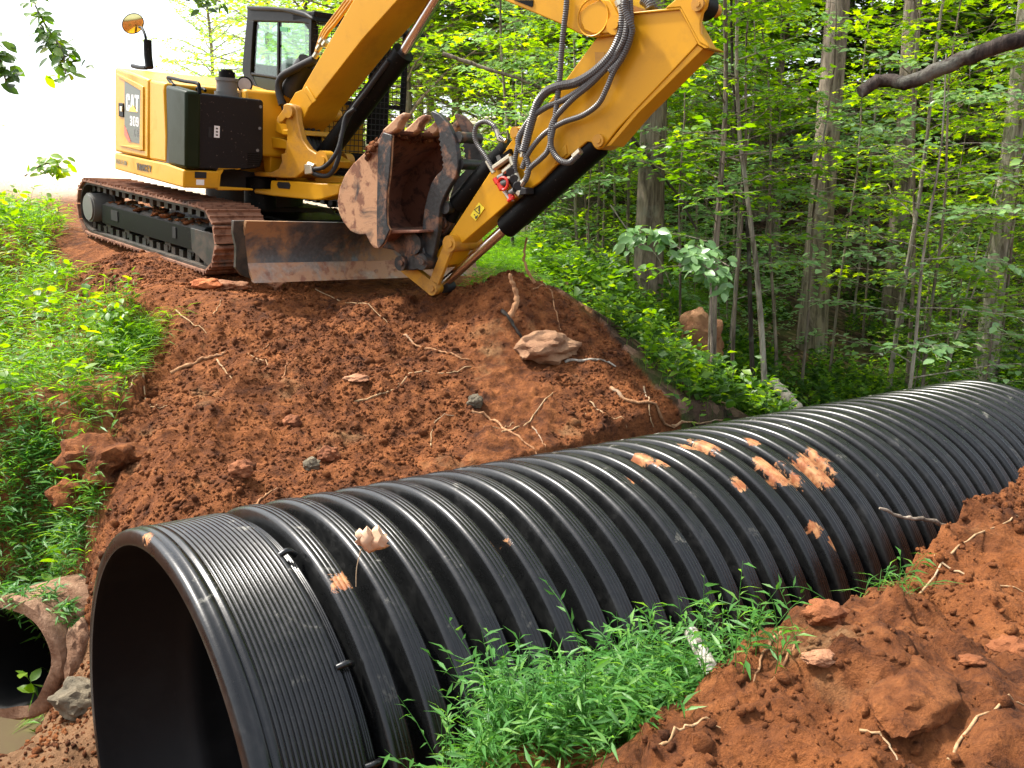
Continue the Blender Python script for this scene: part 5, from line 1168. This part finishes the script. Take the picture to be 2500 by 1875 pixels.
# weeds before the pipe
wd = [clump([(1400, 1760, 2.5), (1330, 1800, 2.35), (1480, 1740, 2.5), (1560, 1700, 2.5), (1260, 1840, 2.3), (1400, 1850, 2.3), (1500, 1800, 2.3), (1600, 1700, 2.4)], 50, .09, (.06, .30), .055, 11, LANCE, .7),
      clump([(1150, 1870, 2.15), (1300, 1870, 2.2), (1450, 1850, 2.2), (1220, 1860, 2.2), (1060, 1890, 2.05)], 26, .09, (.05, .22), .05, 9, LANCE, .9),
      clump([(1600, 1680, 2.4), (1670, 1650, 2.45), (1540, 1700, 2.45)], 30, .06, (.08, .18), .052, 9, LANCE, .7),
      clump([(1700, 1660), (1740, 1640), (1650, 1700)], 22, .06, (.06, .2), .065, 7, LANCE, .7)]
for us in ((1840, 1600), (1800, 1640), (1900, 1545), (1995, 1482), (2060, 1440), (2120, 1400), (2150, 1380)): wd.append(clump([us], 10, .05, (.05, .15), .06, 6, LANCE, .9))
for us in ((2480, 1160), (2330, 1240), (2390, 1205)): wd.append(clump([us], 8, .04, (.04, .12), .07, 6, LANCE, .8))
wd.append(clump([(2200, 1350), (2140, 1400), (2240, 1310)], 14, .05, (.03, .07), .09, 4, BLADE, 1.5))
mkstuff('foreground_weeds', wd, M['grass_blue'], 'lush narrow leaved green weeds between the pipe and the soil heap', 'weeds')
# tall single stems reaching up in front of the ribs
SP = [((1430, 1620), (1340, 1430), 2.25, 'tallest weed stem rising before the ribs left of the broken log'), ((1290, 1740), (1110, 1600), 2.2, 'weed stem leaning far left across the ribs'), ((1600, 1640), (1575, 1500), 2.3, 'straight weed stem standing left of the broken log'), ((1850, 1560), (1755, 1465), 2.5, 'weed stem arching left above the heap crest'), ((1520, 1660), (1450, 1530), 2.25, 'thin weed stem between two taller ones'), ((2040, 1480), (1890, 1437), 2.7, 'weed sprig reaching left over the ribs from the heap')]
for b, tp, d, lb in SP:
    P0 = at(b[0], b[1], d); P2 = at(tp[0], tp[1], d+.08); P1 = (P0+P2)/2+V3(0, 0, .03); C_ = catmull([P0, P1, P2], 8); L = V3(*P0)
    e = thing('weed_stem', L, lb, 'weed', 'tall weed stems before the pipe'); obj('stem', MB().tube([C_[0]-V3(0, 0, .25)]+C_, .0013, 6), M['grass_blue'], e, 60)
    n = 6; ii = np.linspace(4, len(C_)-1, n).astype(int); pos = np.array([C_[i] for i in ii]); D = unit(P2-P0); sd2 = np.cross(D, V3(0, -1, 0))
    dr = np.array([D*rng.uniform(.2, .8)+sd2*(1 if k % 2 else -1)*(.9 if k < n-1 else .1)+V3(*rng.normal(0, .25, 3)) for k in range(n)])
    v, f, t = scatter(oval_leaf(.105, .02, .3), pos-L, dr, np.tile(V3(0, -.7, .7), (n, 1))+rng.normal(0, .45, (n, 3)), rng.uniform(.028, .046, n)); link('leaves', meshnp('leaves', v, f, M['grass_blue'], {'tint': t}), e)
# ------------------------------------------------------------------ trees
def plant(seed, h, rad, nb, blen, lsize, tpl, t0=.25, lean=(0, 0), twn=5, lpt=7, elev=.3, twl=.32, cut=1., bark='bark', leaf='leaf', seg=8, wob=.12, rise=0.):
    R = random.Random(seed); tr = MB(); n = 10
    pts = [V3(lean[0]*(i/n)*h+wob*h*.1*math.sin(seed+i*1.1)*(i/n), lean[1]*(i/n)*h+wob*h*.1*math.cos(seed*1.7+i*.9)*(i/n), h*i/n-.1*(i == 0)) for i in range(n+1)]
    tr.tube(pts, [rad*(1.15 if i == 0 else 1)*(1-.75*(i/n)) for i in range(n+1)], seg)
    pos, dr, nr = [], [], []
    for b in range(nb):
        t = t0+(cut-t0)*(b+R.random()*.8)/nb; i = min(n-1, int(t*n)); p = pts[i]+(pts[i+1]-pts[i])*(t*n-i)
        az = b*2.4+R.uniform(-.4, .4); el = elev+R.uniform(-.15, .2)+rise*t; L = blen*(1-.55*t)*R.uniform(.6, 1.15)
        d = V3(math.cos(az)*math.cos(el), math.sin(az)*math.cos(el), math.sin(el)); m = 6; bp = [p]
        for j in range(m): d = unit(d+V3(R.uniform(-.18, .18), R.uniform(-.18, .18), R.uniform(-.16, .06))); bp.append(bp[-1]+d*L/m)
        tr.tube(bp, [max(.0025, rad*.38*(1-t*.6)*(1-.85*j/m)) for j in range(m+1)], 5)
        for w in range(twn):
            s = .22+.78*(w+R.random()*.6)/twn; j = min(m-1, int(s*m)); q = bp[j]+(bp[j+1]-bp[j])*(s*m-j)
            sd3 = unit(np.cross(d, V3(0, 0, 1)))*(1 if w % 2 else -1); td = unit(d*.7+sd3*R.uniform(.5, 1.)+V3(0, 0, R.uniform(-.15, .25)))
            if w == twn-1: td = d
            TL = L*twl*R.uniform(.6, 1.2); e_ = q+td*TL+V3(0, 0, -.08*TL)
            tr.tube([q, e_], [max(.002, rad*.10), .0015], 3, False)
            for l in range(lpt):
                f_ = (l+.6)/lpt; c = q+(e_-q)*f_; sg = unit(np.cross(td, V3(0, 0, 1)))*(1 if l % 2 else -1)
                pos.append(c+V3(R.gauss(0, .3), R.gauss(0, .3), R.gauss(0, .25))*lsize); dr.append(td*.6+sg*.8+V3(0, 0, R.uniform(-.4, .15))); nr.append(V3(R.gauss(0, .38), R.gauss(0, .38), 1))
    pos, dr, nr = map(np.array, (pos, dr, nr)); v, f, t = scatter(tpl, pos, dr, nr, lsize*rng.uniform(.65, 1.2, len(pos)))
    me = meshnp('crown', v, f, M[leaf], {'tint': t})
    o = obj('trunk', tr, M[bark], None, 50, fix=False); tm = o.data; bpy.data.objects.remove(o)
    return tm, me
def put(pr, p, label, cat='tree', name='tree', s=1., rz=0., group=None, tilt=(0, 0)):
    e = thing(name, p, label, cat, group); e.rotation_euler = (tilt[0], tilt[1], rz); e.scale = (s, s, s)
    link('trunk', pr[0], e); link('crown', pr[1], e); return e
def base(u, d):    # ground point on the sight column u at depth d
    r = ray(u, CY); r = r/r[1]*1.0; p = CAM+r*d; return gpt(p[0], p[1], -.03)
STARP = [plant(100+i, 3.8+i*.5, .018, 24, 1.6, .105, STAR, .22, (.03*i-.05, 0), 6, 7, leaf='leaf_star', bark='bark') for i in range(4)]
OVP = [plant(200+i, 4.4+i*.4, .020, 26, 1.7, .095, BIG, .30, (.02*i, .02), 6, 9, leaf='leaf', bark='bark') for i in range(3)]
PALP = [plant(300+i, 3.4, .020, 22, 1.6, .085, BIG, .2, (.04, 0), 6, 9, leaf='leaf_pale', bark='bark_pale') for i in range(2)]
CANP = [plant(400+i, 11+i, .10, 56, 4.0, .20, BIG, .14, (0, 0), 9, 14, .2, .36, leaf=('leaf' if i != 1 else 'leaf_dark'), bark='bark', rise=.5) for i in range(3)]
BRTP = [plant(500+i, 10, .11, 56, 4., .18, OVAL, .08, (0, 0), 9, 13, .25, .36, leaf='leaf_star', bark='bark', rise=.5) for i in range(2)]
# large trunks of the wood, crowns high above
def bigtree(u, d, r, h, label, lean=(0, 0), bark='bark', seed=1):
    pr = plant(seed, h, r, 26, 4.5, .16, OVAL, .45, lean, 7, 12, .35, .34, bark=bark, leaf='leaf', seg=16, wob=.05, rise=.5)
    return put(pr, base(u, d), label)
bigtree(1575, 9.9, .155, 15, 'thickest rough barked tree trunk standing just right of the stick', (.01, .0), seed=601)
bigtree(1975, 12, .18, 16, 'broad shaggy trunk in the middle of the wood behind the saplings', (.015, 0), seed=602)
bigtree(2400, 10.6, .12, 16, 'pale grey trunk rising out of the top right corner', (.02, 0), 'bark_pale', 603)
bigtree(2165, 14, .16, 15, 'brown trunk half hidden by leaves between two larger trunks', (.0, 0), seed=604)
bigtree(1830, 20, .17, 15, 'slim straight trunk deep in the wood left of the shaggy one', (0, 0), seed=605)
bigtree(1310, 22, .16, 15, 'slim trunk seen through the leaves between bucket and stick', (0, 0), seed=606)
# thin stems behind the pipe: (u, depth, radius, height, lean, bark, label)
THIN = [(1738, 8.6, .035, 5.5, (-.0, .0), 'bark', 'straight brown sapling stem nearest the bank foot'), (1786, 8.9, .02, 5, (.01, 0), 'bark', 'thin straight stem just right of the brown sapling'),
        (1848, 8.9, .026, 5.5, (-.10, 0), 'bark_dark', 'dark leaning stem with leaves low on it'), (1882, 8.7, .032, 5.6, (-.13, 0), 'bark_pale', 'pale lichen spotted stem leaning left'),
        (1955, 9.6, .018, 5, (.03, 0), 'bark', 'slender stem right of the lichen spotted one'), (1900, 9.6, .02, 5, (-.09, 0), 'bark', 'faint thin stem behind the lichen spotted one'),
        (2022, 10.6, .018, 5, (.06, 0), 'bark', 'thin bare stem leaning right in the middle of the wood'), (2166, 9.8, .030, 6, (.075, 0), 'bark_pale', 'white barked forked sapling right of the wood centre'),
        (2270, 9.4, .014, 3.6, (.32, .1), 'bark_pale', 'bare pale stem slanting right above the pipe end'), (2290, 9.6, .012, 3.4, (.22, .1), 'bark_pale', 'thinner bare stem slanting right beside its twin'),
        (2395, 10.5, .014, 4, (.12, 0), 'bark_pale', 'slim pale stem close to the right edge'), (1655, 9.4, .014, 3.8, (-.02, 0), 'bark', 'hair thin stem by the orange boulder')]
for i, (u, d, r, h, ln, bk_, lb) in enumerate(THIN):
    pr = plant(700+i, h, r, 14 if r > .017 else 8, 1.3, .08, STAR if i % 2 == 0 else OVAL, .42, ln, 5, 6, .3, leaf='leaf_star' if i % 2 == 0 else 'leaf', bark=bk_, seg=8); put(pr, base(u, d), lb, name='sapling', cat='sapling')
root([(2166, 700, 9.9), (2210, 690, 9.8), (2290, 610, 9.6), (2370, 540, 9.4), (2440, 505, 9.3)], .018, 'bark_pale', 'pale forked branch rising right from the white barked sapling', 'branch', taper=.4)
root([(2100, 225, 6.4), (2150, 195, 6.4), (2220, 200, 6.3), (2300, 165, 6.2), (2400, 125, 6.1), (2560, 75, 6.0), (2750, 20, 5.9)], .066, 'bark_dark', 'thick dark broken limb reaching in from the right edge', 'branch', taper=1.3, kn=.03, wob=.01)
root([(1500, 270, 9), (1540, 330, 9), (1590, 400, 9.1), (1650, 470, 9.2), (1700, 560, 9.2)], .03, 'bark_dark', 'dark dead branch slanting down right of the stick', 'branch')
root([(1080, 130, 10), (1180, 165, 10), (1260, 190, 9.9), (1330, 215, 9.9), (1500, 250, 9.8)], .035, 'bark', 'bare grey branch crossing the leaves above the bucket', 'branch')
root([(1490, 500, 9), (1540, 570, 9), (1600, 620, 9), (1640, 700, 9)], .012, 'bark_pale', 'pale dead twig curving before the thickest trunk', 'branch')
# big leaved sprigs
def sprig(uvs, d, label, ls=.13, bk_='bark', lf='leaf_pale', stem=None):
    P_ = [at(u, v, d+.1*math.sin(i)) for i, (u, v) in enumerate(uvs)]; e = thing('leafy_branch', P_[0], label, 'branch'); C_ = catmull(P_, 8); mb = MB().tube(C_, .005, 6)
    if stem: mb.tube([at(*stem[0], d), at(*stem[1], d)], [.008, .014], 6)
    obj('stem', mb, M[bk_], e, 60); L = V3(*P_[0]); n = len(C_)*3; ii = rng.integers(2, len(C_), n); pos = np.array([C_[i] for i in ii])+rng.normal(0, .035, (n, 3)); dr = rdir(n, -.8, -.1)+np.array([0, -.3, 0])
    v, f, t = scatter(big_leaf(.27), pos-L, dr, np.tile(V3(0, -.8, .8), (n, 1))+rng.normal(0, .35, (n, 3)), rng.uniform(.6, 1.1, n)*ls); link('leaves', meshnp('leaves', v, f, M[lf], {'tint': t}), e)
sprig([(1735, 690), (1650, 600), (1580, 565), (1520, 595)], 6.9, 'pale big leaved branch hanging right of the stick', .125, stem=((1735, 690), (1738, 900)))
sprig([(1735, 660), (1680, 620), (1740, 660), (1770, 700)], 6.9, 'drooping big leaved branch on the brown sapling stem', .12)
sprig([(1780, 650), (1730, 620), (1700, 600)], 7.0, 'small big leaved spray right of the hanging branch', .11)
sprig([(1530, 900), (1500, 840), (1560, 820), (1590, 840)], 6.9, 'low big leaved seedling between mound and stems', .10, stem=((1530, 900), (1525, 800)))
sprig([(70, -20), (110, 60), (150, 120), (160, 180)], 5.5, 'small leafy branch hanging against the white sky at top left', .09, lf='leaf')
sprig([(100, 60), (130, 110), (190, 150)], 5.6, 'second hanging leafy twig at top left below the first', .09, lf='leaf_dark')
sprig([(-60, 60), (-10, 120), (15, 200)], 5.0, 'leafy twig cut by the left edge of the picture', .10, lf='leaf_dark')
sprig([(430, -60), (470, -20), (540, 5)], 6.0, 'leaf tips poking in from the top edge left of the cab', .08, lf='leaf_dark')
sprig([(60, 430), (110, 400), (150, 410)], 6.2, 'sunlit seedling at the left edge above the grass', .09, lf='leaf_star')
sprig([(235, 790), (270, 760), (300, 745)], 6.0, 'bright leaved seedling at the grass edge on the slope', .07, lf='leaf_star')
# filling saplings of the understorey
R_g = random.Random(3); cnt = 0
pools = [STARP, OVP, STARP, PALP, OVP]
for k in range(52):
    u = R_g.uniform(1180, 2620); d = 8.2+11*(R_g.random()**1.3)
    if u < 1480: d = max(d, 10.5)
    if any(abs(u-a) < w_ and d < b for a, b, w_ in ((1575, 9.9, 110), (1975, 12, 70), (2400, 10.6, 90))): continue
    p = base(u, d)
    if soilmask(np.array([p[0]]), np.array([p[1]]))[0] > .5: continue
    pool = R_g.choice(pools); pr = R_g.choice(pool); sc_ = R_g.uniform(.75, 1.35)
    lab = {id(STARP): 'bushy sapling with bright star shaped leaves in the wood', id(OVP): 'bushy sapling with oval green leaves in the wood', id(PALP): 'sapling with small pale leaves in the wood'}[id(pool)]
    grp = {id(STARP): 'star leaved saplings of the wood', id(OVP): 'oval leaved saplings of the wood', id(PALP): 'pale leaved saplings of the wood'}[id(pool)]
    put(pr, p, lab, name='sapling', cat='sapling', s=sc_, rz=R_g.uniform(0, 6.28), group=grp); cnt += 1
SHR = [plant(800+i, 1.5+.3*i, .012, 16, .95, .085, (OVAL, BIG, STAR)[i], .08, (.05, 0), 5, 7, .5, leaf=('leaf', 'leaf_pale', 'leaf_star')[i]) for i in range(3)]
for k in range(34):
    u = R_g.uniform(1230, 2600); d = 8.6+9*R_g.random()
    if u < 1500: d = max(d, 10)
    p = base(u, d)
    if soilmask(np.array([p[0]]), np.array([p[1]]))[0] > .5 or not notpipe(np.array([p[:2]]))[0]: continue
    put(R_g.choice(SHR), p, 'low leafy shrub on the floor of the wood', name='shrub', cat='shrub', s=R_g.uniform(.6, 1.3), rz=R_g.uniform(0, 6.28), group='shrubs on the wood floor')
# middle distance canopy trees
for k in range(18):
    u = 1050+k*90+R_g.uniform(-30, 30); d = R_g.uniform(17, 27)
    put(R_g.choice(CANP), base(u, d), 'leafy forest tree standing behind the saplings', s=R_g.uniform(.8, 1.15), rz=R_g.uniform(0, 6.28), group='forest trees behind the saplings')
for (u, d, s) in [(900, 20, .8), (1010, 17, .85), (1120, 19, .9), (1220, 18, .85), (780, 24, .8), (690, 30, .8), (560, 42, .9), (1060, 26, 1.1), (960, 30, 1.1)]:
    put(R_g.choice(BRTP), base(u, d), 'bright green sunlit tree behind the excavator', s=s, rz=R_g.uniform(0, 6.28), group='sunlit trees behind the excavator')
# far wood that closes the view, one mass
n = 60000; az = rng.uniform(math.radians(-6), math.radians(48), n); dd = rng.uniform(28, 50, n); hh = rng.random(n)**.8*17
x_, y_ = np.sin(az)*dd, np.cos(az)*dd; keep = (fbm(x_, hh*1.3, .22, 3, 91)+fbm(x_, y_, .3, 2, 95)*.5 > -.25); x_, y_, hh = x_[keep], y_[keep], hh[keep]
z_ = Hbase(x_, y_)+hh; n = len(x_)
v, f, t = scatter(OVAL, np.stack([x_, y_, z_], -1), rdir(n, -.6, .4), upn(n, .5), rng.uniform(.22, .5, n))
link('far_woodland', meshnp('far_woodland', v, f, M['leaf'], {'tint': t}), kind='stuff', label='hazy far wood that closes the view behind the trees', cat='woodland')
# far trees in the glare on the left
n = 7000; az = rng.uniform(math.radians(-34), math.radians(-8), n); dd = rng.uniform(45, 60, n); hh = rng.random(n)**1.2*14
x_, y_ = np.sin(az)*dd, np.cos(az)*dd; keep = fbm(x_, hh*1.3, .16, 3, 131) > .25; x_, y_, hh = x_[keep], y_[keep], hh[keep]; z_ = Hbase(x_, y_)+hh; n = len(x_)
v, f, t = scatter(OVAL, np.stack([x_, y_, z_], -1), rdir(n, -.6, .4), upn(n, .5), rng.uniform(.25, .5, n))
link('distant_foliage', meshnp('distant_foliage', v, f, M['leaf_star'], {'tint': t}), kind='stuff', label='pale distant foliage dissolving in the glare on the left', cat='foliage')
# undergrowth of the wood floor
ug = samp(34000, .2, 16, 5.5, 24, 0, 60, lambda q: notpipe(q))
kk = vn(ug[:, 0]*.9, ug[:, 1]*.9, None, 8)+.5*vn(ug[:, 0]*2.3, ug[:, 1]*2.3, None, 18)+rng.normal(0, .25, len(ug)) > .10+.03*np.clip(ug[:, 1]-9, 0, 8)
ug = ug[kk]; dens = rng.random(len(ug)) < np.clip(12/(ug[:, 1]+1)**1.0, .2, 1); ug = ug[dens]; h_ = len(ug)//2
pu = [weeds(ug[:h_], rng.uniform(.06, .35, h_), .085, 7, OVAL, .6, .002, spread=.4), weeds(ug[h_:], rng.uniform(.08, .3, len(ug)-h_), .10, 6, LANCE, .7, .0015)]
near = samp(5500, .6, 7.5, 5.2, 11, 0, 60, lambda q: notpipe(q) & (lateral(q)[1] < -.8) & (lateral(q)[1] > -4.2) & (vn(q[:, 0]*2, q[:, 1]*2, None, 21) > -.2))
pu.append(weeds(near, rng.uniform(.08, .42, len(near)), .07, 8, OVAL, .6, .0018))
mkstuff('dark_undergrowth', [weeds(ug[::2]+.07, rng.uniform(.06, .3, len(ug[::2])), .09, 7, BIG, .6, .002, spread=.5), weeds(near[::2]+.05, rng.uniform(.08, .4, len(near[::2])), .08, 7, BIG, .6, .002, spread=.5)], M['leaf_dark'], 'darker broad leaved ground plants among the undergrowth of the wood', 'undergrowth')
mkstuff('undergrowth', [pu[0], pu[2]], M['leaf'], 'low green undergrowth over the leaf litter of the wood', 'undergrowth')
gr = samp(6500, -1.5, 3, 7.2, 13, 0, 60, None)
mkstuff('wood_edge_grass', [weeds(gr, rng.uniform(.06, .26, len(gr)), .14, 6, BLADE, .8, .001), weeds(gr[::3], rng.uniform(.06, .22, len(gr[::3])), .06, 7)], M['grass'], 'bright grass at the wood edge right of the blade', 'grass')
# ------------------------------------------------------------------ light, sky, camera
w = bpy.data.worlds.new('World'); SC.world = w; w.use_nodes = True; t = w.node_tree
bg = t.nodes['Background']; sky = t.nodes.new('ShaderNodeTexSky'); sky.sky_type = 'NISHITA'; sky.sun_disc = False
SUN_EL, SUN_AZ = math.radians(58), math.radians(-72)     # azimuth clockwise from +Y (away from the camera)
sky.sun_elevation = SUN_EL; sky.sun_rotation = SUN_AZ; sky.air_density = 1.2; sky.dust_density = 4; sky.ozone_density = 1
hsv = t.nodes.new('ShaderNodeHueSaturation'); hsv.inputs['Saturation'].default_value = .45; t.links.new(sky.outputs[0], hsv.inputs['Color']); t.links.new(hsv.outputs[0], bg.inputs[0]); bg.inputs[1].default_value = .15
sl = bpy.data.lights.new('sun', 'SUN'); sl.energy = 3.0; sl.angle = math.radians(3); sl.color = (1, .95, .86)
so = bpy.data.objects.new('sun', sl); COL.objects.link(so)
sd = Vector((math.sin(SUN_AZ)*math.cos(SUN_EL), math.cos(SUN_AZ)*math.cos(SUN_EL), math.sin(SUN_EL)))
so.rotation_euler = sd.to_track_quat('Z', 'Y').to_euler()
cam = bpy.data.cameras.new('camera'); co = bpy.data.objects.new('camera', cam); COL.objects.link(co)
cam.sensor_width = 36; cam.lens = FPX/2500*36; cam.clip_start = .05; cam.clip_end = 2000
co.location = Vector(CAM); co.rotation_euler = (math.pi/2-TILT, 0, 0)
SC.camera = co
SC.view_settings.view_transform = 'Standard'; SC.view_settings.look = 'None'; SC.view_settings.exposure = 1.45; SC.view_settings.gamma = 1
